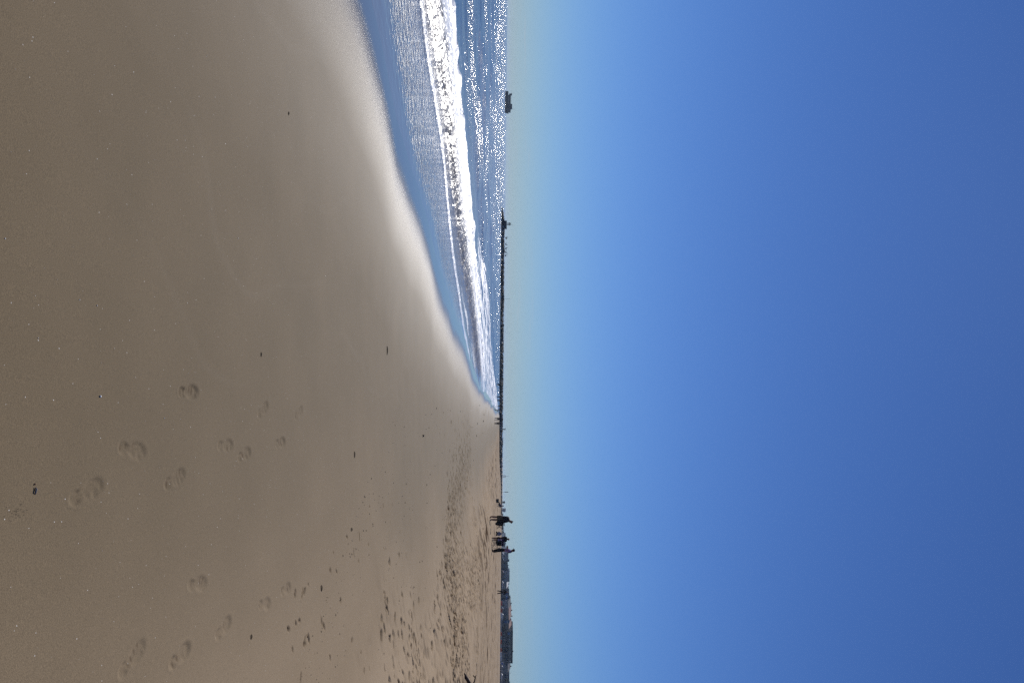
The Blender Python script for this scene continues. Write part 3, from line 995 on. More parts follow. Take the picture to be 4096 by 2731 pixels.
tw.box((-.27, -.02, .60), (.05, .34, .30), 0, .8)
tag(tw.build('bundle', cloth('lilac', (.20, .15, .30)), None, loc=pc + V(0, 0, .0)), 'lilac and white cloth bundle hung over the arm of the camp chair', 'towel')
# person in the lavender top
JC = dict(pelvis=(.0, 0, .90), chest=(.04, 0, 1.26), head=(.03, 0, 1.58), neck=(.07, 0, 1.45), hipL=(.0, .08, .84), hipR=(.0, -.08, .84),
          kneeL=(-.02, .07, .46), kneeR=(.05, -.06, .45), ankL=(.07, .06, .08), ankR=(.12, -.07, .08), toeL=(-.06, .06, .035), toeR=(-.01, -.08, .035),
          shL=(.05, .15, 1.36), shR=(.05, -.15, 1.36), elL=(-.04, .2, 1.13), elR=(-.03, -.2, 1.12), wrL=(-.22, .12, 1.13), wrR=(-.2, -.12, 1.16))
pd = stand_on(2199, DW)
wm = person('person in a lavender top, black trousers and a dark peaked cap facing the camp chair', pd, JC, (-.95, -.2, -.15), cloth('lavender', (.23, .16, .33)), (BLACK, 'ankle'), 'elbow', 'cap', 1.72, 1.02, mat('shoe_black', (.012, .012, .014), .6, .2, 9))
link('hair', skin_mesh('hair', {'a': (V(.10, .0, 1.52), .07), 'b': (V(.17, .0, 1.38), .06), 'c': (V(.20, .0, 1.18), .04)}, [('a', 'b'), ('b', 'c')], HAIR, 1), wm)
MB().box((-.28, 0, 1.17), (.05, .10, .05)).build('held_paper', mat('white_paper', (.75, .75, .75), .6, .1, 5), None, loc=pd)
tag(bpy.data.objects['held_paper'], 'small white object held by the person in the lavender top', 'paper')
# rounded grey bag standing on the sand behind them
D2 = 88.0
pbg = stand_on(2134, D2)
bg_ = thing('wheeled_bag', 'grey rounded bag with dark handles standing on the sand behind the people', 'bag', pbg)
MB().ball((0, 0, .38), .26, 10, 8, (.95, .6, 1.05)).build('bag_body', cloth('bluegrey', (.17, .18, .24)), bg_, True)
MB().tube([(-.1, 0, .62), (-.08, 0, .74), (.08, 0, .74), (.1, 0, .62)], .03, 6).build('handle', BLK, bg_)
MB().box((-.02, 0, .12), (.44, .30, .12)).build('base', BLK, bg_)
for q in (-1, 1):
    MB().tube([(.2 * q - .03, 0, .09), (.2 * q + .03, 0, .09)], .09, 10).build('wheel', BLK, bg_)
# seated person with a cool box, further along
DS = 128.0
ps = stand_on(2012, DS)
JS = dict(pelvis=(.28, 0, .44), chest=(.44, 0, .82), head=(.40, 0, 1.16), neck=(.46, 0, 1.0), hipL=(.26, .1, .44), hipR=(.26, -.1, .44), kneeL=(-.1, .11, .52), kneeR=(-.1, -.11, .52),
          ankL=(-.22, .11, .08), ankR=(-.24, -.11, .08), toeL=(-.36, .11, .035), toeR=(-.38, -.11, .035), shL=(.44, .17, .92), shR=(.44, -.17, .92), elL=(.3, .22, .68), elR=(.3, -.22, .68), wrL=(.08, .15, .6), wrR=(.08, -.15, .6))
person('person in a blue jacket sitting low in a chair facing the sea', ps, JS, (-1, 0, -.1), cloth('blue', (.02, .03, .09)), (BLACK, 'ankle'), 'wrist', 'hair', 1.75, 1.2, mat('shoe_black', (.012, .012, .014)))
lc = thing('beach_chair', 'low beach chair under the person in the blue jacket', 'chair', ps + V(.28, 0, 0))
MB().box((0, 0, .32), (.45, .5, .03)).build('seat', BLK, lc)
MB().prism([(.22, .34), (.25, .34), (.40, .85), (.37, .85)], -.24, .24).build('backrest', BLK, lc)
for qx in (-.2, .2):
    for qy in (-.22, .22):
        rod(lc, [(qx, qy, 0), (qx * .9, qy, .31)], 'leg', .014)
cb = thing('cool_box', 'black cool box standing on the sand before the seated person', 'box', stand_on(2003, DS) + V(-.05, -.1, 0))
MB().box((0, 0, .19), (.58, .40, .38)).build('box', mat('box_black', (.012, .012, .013), .5, .1, 4), cb)
MB().box((0, 0, .415), (.61, .43, .07)).build('lid', mat('box_black2', (.018, .017, .017), .5, .1, 4), cb)
# walker far along the beach
pw = stand_on(2367, 118)
person('person in dark clothes striding along the beach in front of the buildings', pw, stand(.07, .02, .14, wrL=(-.3, -.02, .86), wrR=(.3, -.1, .88)), (.3, -.9, 0), BLACK, (BLACK, 'ankle'), 'wrist', 'hair', 1.78, 1.0, mat('shoe_black', (.012, .012, .014)))
# two at the water's edge
pq = stand_on(1675, 146)
person('person in a broad navy jacket standing with legs apart on the wet sand', pq, stand(.1, .0, .06), (0, 1, 0), NAVYC, (BLACK, 'knee'), 'wrist', 'hair', 1.74, 1.45, None)
pq = stand_on(1693, 146)
person('person in a grey shirt standing near the person in the navy jacket', pq, stand(.08, .0, .02), (0, 1, 0), cloth('grey', (.10, .10, .13)), (BLACK, 'knee'), 'elbow', 'hair', 1.70, 1.1, None)
# anglers and bathers near the foot of the breakwater
for u, D, h, lb, lean, tp in ((1538, 205, 1.72, 'person wading in the bright swash before the breakwater', .02, BLACK), (1587, 215, 1.60, 'person bending over at the edge of the swash by the breakwater', .30, NAVYC),
                              (1601, 212, 1.66, 'person in grey standing straight at the end of the swash', .0, cloth('grey', (.10, .10, .13))), (1624, 220, 1.75, 'person in dark brown clothes on the sand by the breakwater', .04, cloth('brown', (.05, .03, .025))),
                              (1638, 222, 1.70, 'person in black on the sand beside the one in brown', -.03, BLACK)):
    person(lb, stand_on(u, D), stand(.08, lean, .03), (0, 1, 0), tp, (BLACK, 'knee'), 'wrist', 'hair', h, 1.1, None, 0, 'people near the foot of the breakwater')
def on_jetty(u, z, label, J, h, tp, D=JD + .2, look=(0, 1, 0), low='ankle', bulk=1.1):
    return person(label, (lat(u, D), D, z), J, look, tp, (BLACK, low), 'wrist', 'hair', h, bulk, None, 0, 'people on the breakwater')
on_jetty(893.5, hz, 'person in dark blue standing on the concrete platform at the tip', stand(.08, .05, .0), 1.95, NAVYC, JD + .3)
an = on_jetty(899.5, hz, 'person in a reddish top fishing on the concrete platform', stand(.07, .05, .0, elR=(.2, -.15, 1.15), wrR=(.1, -.3, 1.15), elL=(-.2, -.15, 1.15), wrL=(-.1, -.3, 1.1)), 1.80, cloth('maroon', (.12, .03, .03)), JD + .3)
fr = thing('fishing_rod', 'thin fishing rod raised by the person in the reddish top', 'fishing rod', (lat(899.5, JD + .3) - .05, JD + .0, hz + 1.15))
MB().tube([(-.05, 0, -.25), (.15, 0, 1.2)], [.04, .03], 6).build('handle', mat('pole_grey', (.16, .17, .19)), fr)
MB().tube([(.15, 0, 1.2), (.45, 0, 2.6)], [.03, .02], 6).build('tip', mat('pole_grey', (.16, .17, .19)), fr)
on_jetty(1716, 1.2, 'person on the breakwater with an arm held out towards the sea', stand(.08, .1, .0, elL=(-.35, 0, 1.35), wrL=(-.55, 0, 1.5)), 1.7, NAVYC, JD - .3)
on_jetty(2006, 1.28, 'person in dark green in a pair standing on the breakwater above the seated person', stand(.08, 0, 0), 1.7, cloth('dgreen', (.02, .04, .045)), JD + 1)
on_jetty(2010, 1.28, 'person in plum clothes in a pair standing on the breakwater above the seated person', stand(.08, 0, 0), 1.6, cloth('plum', (.05, .03, .07)), JD + 1)
#--CITY--
# ------------------------------------------------------------------ town
CD = 500.0
TZ = gz(lat(2500, CD), CD)
quay = MB()
qx0, qx1 = lat(2190, CD), lat(3300, CD)
quay.box(((qx0 + qx1) / 2, CD + 60, TZ - .1), (qx1 - qx0, 150, 1.0))
tag(quay.build('promenade', mat('paving', (.22, .21, .20), .85, .2, .5)), 'paved promenade in front of the town', None, None, 'structure')
QZ = TZ + .4
GLASS = mat('town_glass', (.02, .03, .045), .12, .3, .5, spec=.6)
wmesh = {}
def win_mesh(w, h, col):
    k = (round(w, 2), round(h, 2), col)
    if k not in wmesh:
        f = MB()
        t_ = .09
        f.box((0, 0, h / 2), (w, .1, t_)).box((0, 0, -h / 2), (w, .14, t_)).box((-w / 2, 0, 0), (t_, .1, h - t_)).box((w / 2, 0, 0), (t_, .1, h - t_)).box((0, 0, 0), (.05, .06, h - t_))
        p = MB().box((0, .03, 0), (w - t_, .03, h - t_))
        wmesh[k] = (f.mesh('window_frame', mat('frame_%d' % len(wmesh), col, .6, .1, 2)), p.mesh('pane', GLASS))
    return wmesh[k]
def building(u0, u1, top, label, col, D=CD, roof='flat', rcol=(.1, .09, .09), win=(4, 2), wcol=(.5, .5, .5), wsize=(1.1, 1.2), depth=14, name='town_house', door=True, ground='shop'):
    xa, xb = lat(u0, D), lat(u1, D)
    zt = at(top, (u0 + u1) / 2, D).z
    W, H = xb - xa, zt - QZ
    o = thing(name, label, 'building', ((xa + xb) / 2, D, QZ - .02))
    rh = 0.0
    if roof in ('gable', 'hip'):
        rh = H * .26
    if max(col) < .3 and max(col) > .06:
        col = tuple(min(.6, c * 1.1) for c in col)
    wall = MB().box((0, depth / 2, (H - rh) / 2), (W, depth, H - rh)).build('wall', mat('wall_%.2f_%.2f_%.2f' % col, col, .85, .18, .6), o)
    rm = mat('roof_%.2f_%.2f_%.2f' % rcol, rcol, .8, .2, 1.5)
    if roof == 'flat':
        MB().box((0, depth / 2, H + .1), (W + .25, depth + .3, .2)).build('roof', rm, o)
    elif roof == 'gable':
        MB().add([(-W / 2 - .2, -.3, H - rh), (W / 2 + .2, -.3, H - rh), (W / 2 + .2, depth + .3, H - rh), (-W / 2 - .2, depth + .3, H - rh), (-W / 2 - .2, depth / 2, H), (W / 2 + .2, depth / 2, H)],
                 [(0, 1, 5, 4), (2, 3, 4, 5), (0, 4, 3), (1, 2, 5), (3, 2, 1, 0)]).build('roof', rm, o)
    else:
        MB().add([(-W / 2 - .2, -.3, H - rh), (W / 2 + .2, -.3, H - rh), (W / 2 + .2, depth + .3, H - rh), (-W / 2 - .2, depth + .3, H - rh), (-W / 4, depth / 2, H), (W / 4, depth / 2, H)],
                 [(0, 1, 5, 4), (2, 3, 4, 5), (0, 4, 3), (1, 2, 5), (3, 2, 1, 0)]).build('roof', rm, o)
    if roof != 'flat' or W > 6:
        MB().box((W * .3, depth * .5, H + .25), (.6, .6, 1.0 if roof == 'flat' else .9)).build('chimney', rm, o)
    nx, nz = win
    hh = H - rh
    for j in range(nz):
        zc = hh * (j + .55) / nz
        for i in range(nx):
            xc = -W / 2 + W * (i + .5) / nx
            if door and j == 0 and i == nx // 2:
                MB().box((xc, -.04, .95 + .1), (1.0, .12, 2.1)).build('door', mat('door_dark', (.05, .045, .05), .5, .2, 2), o)
                continue
            f, p = win_mesh(min(wsize[0], W / nx * .8), min(wsize[1], hh / nz * .72), wcol)
            fo = link('window', f, o, (xc, -.03, zc))
            link('pane', p, fo)
    return o, W, H
o, W, H = building(2150, 2191, 2021, 'low grey-blue house seen between the people, with dark windows', (.20, .24, .28), CD + 60, 'flat', (.12, .14, .17), (4, 2))
building(2209, 2239, 2032.5, 'grey-blue house with two white panels beside the person in lavender', (.17, .21, .26), CD, 'flat', (.10, .13, .17), (3, 3), (.62, .64, .66))
o, W, H = building(2239.5, 2254, 2030, 'grey house with a round tank on its roof', (.19, .21, .24), CD + 4, 'flat', (.1, .12, .15), (2, 2))
tk = MB().tube([(1.0 - W / 2 - .0, 3, H + .2), (1.0 - W / 2, 3, H + 1.2)], .8, 12).build('roof_tank', mat('tank_grey', (.10, .12, .16), .5, .1, 2), o)
o, W, H = building(2254.5, 2284, 2030, 'deep blue house with two tall chimney pipes', (.05, .09, .14), CD + 2, 'flat', (.04, .07, .11), (4, 2), (.16, .2, .25))
for q in (2266, 2277.5):
    MB().tube([(lat(q, CD) - o.location.x, 2, H), (lat(q, CD) - o.location.x, 2, H + 1.2)], .14, 6).build('chimney_pipe', mat('pole_grey', (.16, .17, .19)), o)
o, W, H = building(2284.5, 2298, 2032, 'narrow pale grey house with a round pale tank', (.27, .28, .31), CD, 'flat', (.2, .21, .24), (2, 2), (.5, .5, .55))
MB().ball((-.8, 2, H + .75), .55, 10, 8).build('roof_tank', mat('tank_pale', (.25, .29, .36), .5, .1, 2), o, True)
building(2298.5, 2326, 2037, 'tall grey-blue house with one white square window', (.17, .20, .24), CD, 'flat', (.10, .13, .18), (3, 3), (.45, .48, .5), (1.0, 1.1))
building(2326.5, 2352, 2034, 'grey house with many small windows and a pale sloping roof', (.22, .22, .24), CD + 1, 'gable', (.45, .46, .48), (5, 3), (.5, .5, .5), (.7, .8))
building(2352.5, 2380, 2033, 'dark house behind the blue umbrellas', (.10, .11, .13), CD + 5, 'flat', (.09, .1, .12), (4, 2), (.3, .3, .32))
building(2381, 2401, 2036, 'narrow dark stone house beside the street lamps', (.09, .09, .10), CD + 5, 'flat', (.05, .06, .08), (3, 2), (.3, .3, .3))
building(2401.5, 2432, 2043, 'pale grey house with rows of small windows beneath a dark sloping roof', (.24, .24, .26), CD + 1, 'gable', (.035, .04, .055), (6, 3), (.4, .4, .42), (.7, .8))
building(2432.5, 2459, 2045.5, 'dark house with a brick red tiled roof', (.10, .10, .12), CD + 2, 'gable', (.22, .11, .09), (4, 2), (.4, .4, .42))
building(2459.5, 2482, 2046, 'brown house with a reddish roof next to the blue shop', (.14, .11, .09), CD + 2, 'hip', (.20, .11, .09), (3, 2), (.55, .55, .55))
o, W, H = building(2482.5, 2491, 2036, 'narrow blue shop between two brown houses', (.03, .10, .20), CD, 'flat', (.03, .07, .12), (1, 2), (.6, .7, .8), (1.0, .7))
building(2491.5, 2521, 2046.5, 'brown brick house with a pinkish roof beside the big dark building', (.15, .12, .10), CD + 2, 'gable', (.25, .15, .13), (4, 2), (.5, .5, .5))
DARK = (.012, .018, .032)
o, W, H = building(2523, 2651, 2050, 'big dark flat roofed building with glazed front on the promenade', DARK, CD - 2, 'flat', (.02, .028, .045), (13, 2), (.05, .06, .085), (1.35, 1.7), 18, 'shop_building')
xo = lat(2600, CD - 2) - o.location.x
MB().box((xo, -.05, H * .32), (3.2, .16, H * .6)).build('entrance', mat('entrance_black', (.004, .004, .005), .6, .1, 2), o)
for u in (2531, 2558, 2579, 2609):
    MB().box((lat(u, CD - 2) - o.location.x, -.12, H * .42), (.32, .14, 1.0)).build('banner', mat('banner_pink', (.30, .16, .17), .7, .2, 3), o)
MB().box((lat(2532, CD - 2) - o.location.x, -.1, H * .68), (1.6, .14, 1.4)).build('sign_board', mat('sign_blue', (.03, .12, .26), .5, .3, 2), o)
MB().box((0, -.1, H * .5), (W - .6, .12, .09)).build('floor_band', mat('band_grey', (.10, .11, .13), .6, .1, 2), o)
o, W, H = building(2651.5, 2688, 2042, 'grey gabled house with pale doors right of the big dark building', (.14, .14, .16), CD - 2, 'gable', (.05, .05, .065), (4, 2), (.35, .36, .38), (1.2, 1.4))
MB().box((-1.0, -.06, 1.2), (2.0, .14, 2.4)).build('garage_door', mat('door_pale', (.22, .22, .25), .6, .1, 2), o)
building(2688.5, 2760, 2036, 'low navy house at the edge behind the white railing', (.035, .045, .075), CD - 2, 'flat', (.03, .05, .08), (7, 2), (.12, .13, .16))
# far block and roofs on the horizon
for u0, u1, tp, D, lb in ((2035.5, 2045, 2022, 1300, 'far blue-grey tower block on the horizon between the people'), (1752, 1780, 2012, 1400, 'far long blue-grey roof just above the breakwater')):
    xa, xb = lat(u0, D), lat(u1, D)
    zt = at(tp, (u0 + u1) / 2, D).z
    o = thing('far_block', lb, 'building', ((xa + xb) / 2, D, .5))
    MB().box((0, 4, (zt - .5) / 2), (xb - xa, 8, zt - .5)).build('wall', mat('far_wall', (.13, .16, .22), .8, .1, .3), o)
    MB().box((0, 4, zt - .5 + .15), (xb - xa + .3, 8.3, .3)).build('roof', mat('far_roof', (.11, .14, .2), .8, .1, .3), o)
    f, p = win_mesh(1.4, 1.3, (.2, .22, .27))
    for i in range(max(2, int((xb - xa) / 3))):
        for j in range(1 if zt < 4 else 2):
            fo = link('window', f, o, (-(xb - xa) / 2 + 1.4 + i * 2.8, -.03, zt - .5 - 1.4 - j * 2.2))
            link('pane', p, fo)
# trees along the promenade, far left of the town
def leaf_clump(mb, c, r, n, sz):
    for _ in range(n):
        v = Vector((random.gauss(0, 1), random.gauss(0, 1), random.gauss(0, 1))).normalized() * r * random.random() ** .4
        p = Vector(c) + Vector((v.x, v.y, v.z * .8))
        a = Vector((random.gauss(0, 1), random.gauss(0, 1), random.gauss(0, 1))).normalized() * sz
        b_ = a.orthogonal().normalized() * sz * .6
        mb.add([p - a, p + b_, p + a, p - b_], [(0, 1, 2, 3)])
LEAF = mat('tree_leaves', (.05, .065, .05), .8, .4, 1)
LEAFD = mat('tree_leaves_dark', (.025, .03, .022), .8, .4, 1)
BARK = mat('tree_bark', (.07, .055, .04), .9, .3, 3)
def tree(u, D, top, wd, label, leaf=LEAF, n=260, group='trees along the promenade'):
    x = lat(u, D)
    zb = gz(x, D)
    h = at(top, u, D).z - zb
    o = thing('tree', label, 'tree', (x, D, zb), 0, group)
    tr = MB().tube([(0, 0, -.1), (.05, 0, h * .3), (0, .05, h * .62)], [h * .035, h * .028, h * .012], 7)
    for k in range(5):
        a = k * 1.256 + random.random()
        tr.tube([(0, 0, h * .32), (math.cos(a) * wd * .25, math.sin(a) * wd * .25, h * .6)], [h * .016, h * .006], 5)
    tr.build('trunk', BARK, o)
    cr = MB()
    for k in range(9):
        a = random.random() * 6.28
        leaf_clump(cr, (math.cos(a) * wd * .32, math.sin(a) * wd * .3, h * random.uniform(.5, .82)), wd * .24, n // 9, wd * .06)
    cr.build('crown', leaf, o)
    return o
lbs = ['low hazy tree at the left end of the far tree line', 'low hazy tree second along the far tree line', 'hazy tree in the middle of the far tree line beyond the folding chair',
       'hazy tree just left of the wheeled bag on the far tree line', 'taller hazy tree above the wheeled bag', 'tallest hazy tree of the far tree line, left of the person in black']
for (u, tp), lb in zip(((2062, 2012), (2077, 2011), (2092, 2013), (2107, 2014), (2124, 2015.5), (2139, 2018)), lbs):
    tree(u, 640, tp, 4.2, lb)
tree(2721, CD - 14, 2040, 3.4, 'dark bushy tree in front of the last house by the railing', LEAFD, 500, None)
# street lamps
def lamp(u, top, D, label, arm=.0):
    x = lat(u, D)
    h = at(top, u, D).z - QZ
    o = thing('street_lamp', label, 'street lamp', (x, D, QZ), 0, 'street lamps on the promenade')
    MB().tube([(0, 0, 0), (0, 0, h)], [.09, .06], 7).build('pole', mat('lamp_pole', (.30, .31, .33), .5, .1, 3), o)
    MB().ball((0, 0, h + .12), .2, 9, 6).build('lamp_head', mat('lamp_globe', (.62, .62, .6), .3, .1, 3), o, True)
    MB().box((0, 0, .15), (.26, .26, .3)).build('base', mat('lamp_pole', (.30, .31, .33)), o)
for u, tp, lb in ((2381, 2043, 'grey lamp post beside the blue umbrella'), (2406, 2044, 'grey lamp post behind the first orange barrier'), (2556, 2036, 'lamp post at the left part of the big dark building'),
                  (2582, 2037, 'lamp post just left of the black entrance'), (2611, 2038.5, 'lamp post just right of the black entrance'), (2643, 2039.5, 'lamp post at the right corner of the big dark building'), (2690, 2041, 'tall lamp post by the low navy house')):
    lamp(u, tp, CD - 8, lb)
# beach umbrellas
def parasol(u, top, w_, col, label):
    D = CD - 10
    x = lat(u, D)
    h = at(top, u, D).z - QZ
    o = thing('parasol', label, 'umbrella', (x, D, QZ), 0, 'blue umbrellas on the promenade')
    MB().tube([(0, 0, 0), (0, 0, h)], .04, 6).build('pole', mat('lamp_pole', (.30, .31, .33)), o)
    vs = [(0, 0, h)] + [(w_ / 2 * math.cos(a), w_ / 2 * math.sin(a), h - 1.5) for a in (k * math.pi / 4 for k in range(8))] + [(0, 0, h - .08)] + [(w_ / 2 * .98 * math.cos(a), w_ / 2 * .98 * math.sin(a), h - 1.56) for a in (k * math.pi / 4 for k in range(8))]
    fs = [(0, 1 + k, 1 + (k + 1) % 8) for k in range(8)] + [(9, 10 + (k + 1) % 8, 10 + k) for k in range(8)] + [(1 + k, 10 + k, 10 + (k + 1) % 8, 1 + (k + 1) % 8) for k in range(8)]
    MB().add(vs, fs).build('canopy', cloth('canvas_%.2f' % col[2], col), o)
parasol(2371, 2032, 2.6, (.03, .12, .22), 'teal blue umbrella behind the striding person')
parasol(2387, 2033, 2.6, (.03, .10, .25), 'deep blue umbrella beside the grey lamp post')
# plastic barriers along the sand edge
BDp = 440.0
def barrier(u0, u1, col, label, grp):
    x0, x1 = lat(u0, BDp), lat(u1, BDp)
    xc, W = (x0 + x1) / 2, x1 - x0 - .04
    o = thing('traffic_barrier', label, 'barrier', (xc, BDp, gz(xc, BDp) - .02), 0, grp)
    MB().prism([(-W / 2, 0), (W / 2, 0), (W / 2, .35), (W / 2 - .02, .95), (-W / 2 + .02, .95), (-W / 2, .35)], -.22, .22).build('body', mat('barrier_%.2f' % col[0], col, .5, .15, 2), o)
    for q in (-1, 1):
        MB().box((q * W * .3, 0, .05), (.3, .5, .1)).build('foot', mat('barrier_foot', (.1, .1, .1), .7, .1, 2), o)
    MB().box((0, 0, .98), (W * .8, .2, .08)).build('top_rim', mat('barrier_%.2f' % col[0], col), o)
ORG, WHT, GRY = (.55, .075, .03), (.62, .62, .60), (.30, .29, .28)
names = {'o': ORG, 'w': WHT, 'g': GRY}
for u0, u1, c_, lb in ((2404, 2420, 'o', 'orange barrier under the tall grey lamp post, leftmost of the orange ones'), (2420.5, 2433.5, 'g', 'grey barrier between the two leftmost orange barriers'), (2434, 2449, 'o', 'orange barrier second from the left, below the red roofed house'),
                       (2450, 2470, 'w', 'white barrier below the brown house'), (2470.5, 2497, 'g', 'grey barrier below the blue shop'), (2497.5, 2525.5, 'g', 'grey barrier below the brick house'),
                       (2526, 2541, 'o', 'bright orange barrier at the left end of the big dark building'), (2541.5, 2557.5, 'g', 'grey barrier between orange ones before the big dark building'), (2558, 2574, 'o', 'orange barrier left of the black entrance'),
                       (2574.5, 2590.5, 'g', 'grey barrier below the black entrance'), (2591, 2605, 'o', 'orange barrier below the black entrance, rightmost of the orange ones'), (2606, 2623, 'w', 'white barrier next to the rightmost orange one'), (2623.5, 2642, 'w', 'white barrier at the left end of the white railing')):
    barrier(u0, u1, names[c_], lb, 'barriers along the edge of the sand')
# white railing
rx0, rx1, RDp = lat(2605, 452), lat(2760, 452), 452.0
rl = thing('railing', 'white two bar railing along the promenade at the edge of the picture', 'railing', (rx0, RDp, gz(rx0, RDp)))
RW = mat('rail_white', (.55, .56, .58), .5, .1, 2)
k = 0.0
while k < rx1 - rx0:
    MB().tube([(k, 0, -.1), (k, 0, 1.75)], .05, 6).build('post', RW, rl)
    k += 2.2
for z in (.95, 1.7):
    MB().tube([(0, 0, z), (rx1 - rx0, 0, z)], .055, 6).build('rail', RW, rl)
lw = thing('beach_wall', 'low dark wall between the sand and the promenade', 'wall', (0, 0, 0))
a, b_ = lat(2206, 462), lat(2760, 462)
MB().box(((a + b_) / 2, 462, TZ + .15), (b_ - a, .5, 1.1)).build('wall_face', mat('wall_dark', (.085, .08, .08), .85, .3, 1), lw)
MB().box(((a + b_) / 2, 462, TZ + .74), (b_ - a, .6, .08)).build('coping', mat('coping', (.16, .155, .15), .85, .2, 1), lw)
# blue oval sign and parked cars
sg = thing('sign', 'blue oval sign with a white rim on the white railing', 'sign', (lat(2652, 451.6), 451.6, gz(lat(2652, 452), 452)))
MB().tube([(0, 0, 1.25), (0, .07, 1.25)], .85, 18).build('white_rim', mat('sign_rim', (.5, .52, .56), .5, .1, 2), sg)
MB().tube([(0, -.05, 1.25), (0, 0, 1.25)], .68, 18).build('blue_face', mat('sign_face', (.02, .06, .25), .5, .1, 2), sg)
MB().tube([(0, .03, -.1), (0, .03, .5)], .05, 6).build('post', RW, sg)
def car(u, col, label, D=CD - 16):
    x = lat(u, D)
    o = thing('parked_car', label, 'car', (x, D, QZ), 0, 'cars parked on the promenade')
    cm = mat('car_%.2f_%.2f' % (col[0], col[2]), col, .3, .05, 2, spec=.6)
    MB().prism([(-2.1, .3), (2.1, .3), (2.12, .62), (1.95, .85), (1.0, .93), (-1.75, .95), (-2.08, .8)], -.85, .85).build('body', cm, o)
    MB().prism([(-1.6, .95), (1.05, .93), (.4, 1.42), (-1.15, 1.44)], -.74, .74).build('roof', cm, o)
    MB().prism([(-1.35, .98), (-.25, .98), (-.25, 1.36), (-1.02, 1.37)], -.755, .755).prism([(-.18, .98), (.82, .97), (.32, 1.36), (-.18, 1.36)], -.755, .755).build('window', GLASS, o)
    for qx in (-1.3, 1.3):
        for qy in (-.78, .78):
            wh_ = MB().tube([(qx, qy - .1, .31), (qx, qy + .1, .31)], .31, 12).build('wheel', mat('tyre', (.02, .02, .02), .8, .1, 3), o)
            MB().tube([(qx, qy - .11, .31), (qx, qy + .11, .31)], .17, 10).build('rim', mat('rim', (.4, .4, .42), .3, .1, 3, metal=.8), wh_)
    for q in (-.55, .55):
        MB().box((2.08, q, .68), (.08, .3, .14)).build('headlight', mat('headlamp', (.7, .7, .7), .2, .1, 3), o)
for u, c_, lb in ((2222, (.55, .55, .55), 'pale parked car in front of the grey-blue house'), (2246, (.05, .05, .06), 'black parked car under the round roof tank'), (2294, (.10, .035, .035), 'dark red parked car before the narrow pale house'),
                  (2337, (.5, .5, .52), 'silver parked car before the house with a pale roof'), (2440, (.06, .07, .09), 'charcoal parked car below the brick red roof'), (2464, (.66, .66, .66), 'white parked car below the brown house'),
                  (2672, (.08, .08, .10), 'dark grey parked car behind the railing'), (2705, (.52, .53, .55), 'pale parked car behind the railing at the edge')):
    car(u, c_, lb)
# ------------------------------------------------------------------ small things on the sand
p = on_ground(1857, 2701)
dw = thing('driftwood', 'dark driftwood branch lying half buried on the trampled sand', 'driftwood', p)
WOOD = mat('driftwood', (.055, .032, .026), .8, .4, 9, bump=.5)
k = p.y / F
MB().tube([(-4 * k, .1, -8 * k), (4 * k, .05, 2 * k), (16 * k, .02, 12 * k), (30 * k, .0, 22 * k), (52 * k, -.05, 34 * k)], [7 * k, 7.5 * k, 7 * k, 6 * k, 4 * k], 9).build('limb', WOOD, dw, True)
MB().tube([(13 * k, .2, 34 * k), (22 * k, .2, 43 * k), (34 * k, .15, 40 * k), (48 * k, .05, 30 * k)], [2 * k, 2.6 * k, 2.8 * k, 3 * k], 7).tube([(22 * k, .2, 43 * k), (14 * k, .25, 47 * k)], [2 * k, 1 * k], 6).build('twig', WOOD, dw, True)
SHW = mat('shell_white', (.78, .78, .76), .35, .12, 30)
def shell(xs, u, r, label):
    p = on_ground(xs, u)
    i, j = np.searchsorted(R, math.hypot(p.x, p.y)), np.searchsorted(A, math.atan2(p.x, p.y))
    o = thing('shell', label, 'shell', (p.x, p.y, float(GZ[i, j])), random.uniform(0, 3), 'white shells on the firm sand')
    kk = r * p.y / F
    MB().ball((0, 0, kk * .55), kk, 10, 7, (1, .85, .6), .06).build('valve', SHW, o, True)
    mb = MB()
    for q in range(5):
        a = -.8 + .4 * q
        mb.tube([(0, -kk * .3, kk * 1.1), (math.sin(a) * kk * .8, math.cos(a) * kk * .5, kk * .85)], kk * .07, 4)
    mb.build('rib', SHW, o)
for xs, u, r, lb in ((397, 1585, 5, 'largest white shell, alone on the sand left of the footprints'), (318, 1199, 2.6, 'small white shell beside another one high on the sand'), (388, 1222, 2.6, 'small white shell below the first of a pair'),
                     (13, 954, 3, 'white shell at the very edge of the near sand'), (150, 1351, 2.2, 'tiny white shell near the lower edge of the sand'), (655, 1672, 2.2, 'tiny white shell above the first footprints'), (952, 953, 2, 'tiny white shell far from any print on the smooth sand')):
    shell(xs, u, r, lb)
DKB = mat('weed', (.022, .014, .010), .8, .4, 30)
def scrap(xs, u, ln, wd, ang, name, label, cat, m=DKB):
    p = on_ground(xs, u)
    i, j = np.searchsorted(R, math.hypot(p.x, p.y)), np.searchsorted(A, math.atan2(p.x, p.y))
    kk = p.y / F
    ln, wd = ln * kk, wd * kk
    return tag(MB().tube([(-ln / 2, 0, wd * .3), (-ln * .2, wd * .5, wd * .6), (ln * .15, -wd * .3, wd * .7), (ln / 2, wd * .2, wd * .3)], [wd * .25, wd * .5, wd * .45, wd * .15], 7).build(name, m, None, True, (p.x, p.y, float(GZ[i, j]))), label, cat)
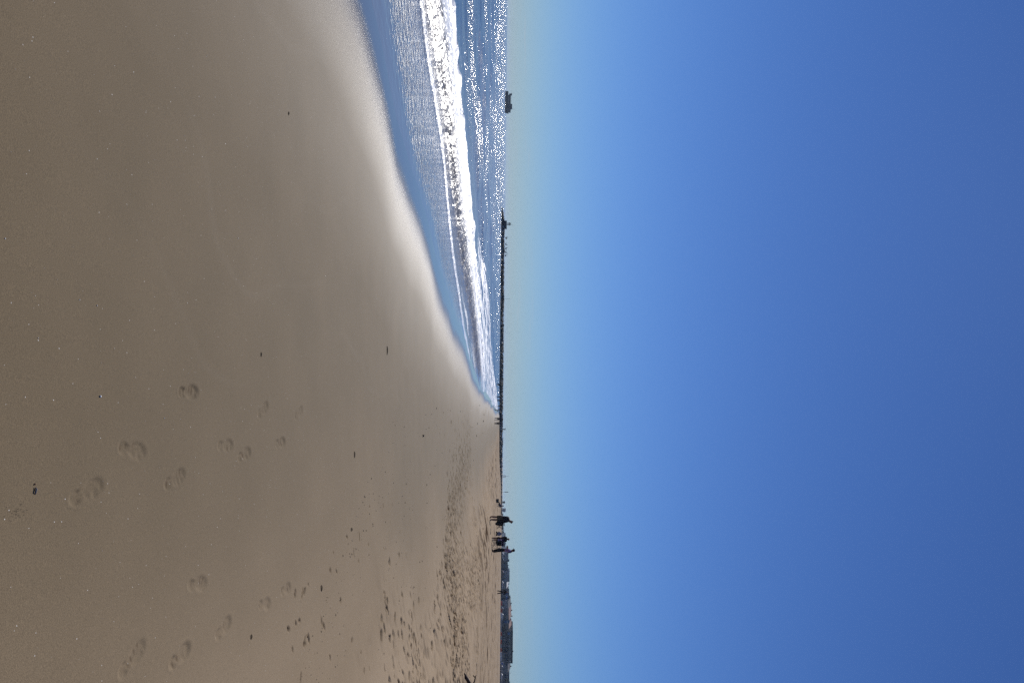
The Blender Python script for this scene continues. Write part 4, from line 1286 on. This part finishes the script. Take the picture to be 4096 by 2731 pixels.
for a in ((1152, 455, 15, 4, 0, 'twig', 'dark twig alone on the smooth sand nearest the sea', 'twig'), (1041, 1418, 18, 4, 0, 'twig', 'short dark twig on the damp sand above the footprints', 'twig'), (1546, 1402, 36, 4, 0, 'twig', 'longest dark twig out on the damp sand', 'twig'),
          (1690, 1743, 8, 6, 0, 'pebble', 'dark pebble on the damp sand below the end of the swash', 'pebble'), (1417, 1818, 26, 4, 0, 'twig', 'dark stick at the start of the track marks', 'twig'), (1404, 2117, 14, 5, 0, 'twig', 'stubby dark stick amid the scattered tracks', 'twig'),
          (1003, 2546, 20, 5, 0, 'twig', 'dark curled stick near the bottom footprints', 'twig'), (1284, 2352, 26, 5, 0, 'twig', 'brown stick by the trampled sand', 'twig')):
    scrap(*a)
scrap(132, 1963, 28, 8, 0, 'feather', 'blue-grey feather lying on the near sand', 'feather', mat('feather_grey', (.10, .11, .14), .7, .5, 40))
scrap(130, 1936, 7, 5, 0, 'pebble', 'rust red pebble next to the grey feather', 'pebble', mat('rust', (.10, .02, .01), .7, .2, 30))
# weed crumbs and shell grit
mb = MB()
for _ in range(620):
    if random.random() < .10:
        xs, u = random.gauss(60, 30), random.gauss(2040, 16)
    else:
        u = random.uniform(1620, 2731)
        xs = 1180 + (2731 - u) * .36 + abs(random.gauss(0, 300))
        if xs > 1940:
            continue
    if xs < 5:
        continue
    p = on_ground(xs, u)
    kk = p.y / F
    r = kk * random.choice((.8, 1.1, 1.5, 2.2)) * (.7 if xs < 200 else 1)
    a = random.uniform(0, 3.14)
    c_, s_ = math.cos(a), math.sin(a)
    l = r * random.uniform(1, 3)
    q = [(-l, -r * .5, 0), (l, -r * .4, 0), (l * .8, r * .5, 0), (-l * .7, r * .5, 0), (0, 0, r * .9)]
    mb.add([(p.x + x * c_ - y * s_, p.y + x * s_ + y * c_, p.z + z + .002) for x, y, z in q], [(0, 1, 4), (1, 2, 4), (2, 3, 4), (3, 0, 4), (3, 2, 1, 0)])
tag(mb.build('seaweed_crumbs', DKB), 'dark crumbs of seaweed scattered over the beach', None, None, 'stuff')
mb = MB()
for _ in range(110):
    xs, u = random.uniform(5, 1500), random.uniform(0, 2731)
    p = on_ground(xs, u)
    if float(ground_s(np.array([p.x]), np.array([p.y]))[0]) < 1:
        continue
    r = p.y / F * random.choice((.7, .9, .9, 1.3))
    mb.ball((p.x, p.y, p.z + r * .5), r, 5, 3, (1, 1, .6), .2)
tag(mb.build('shell_grit', SHW), 'white shell grit scattered over the firm sand', None, None, 'stuff')
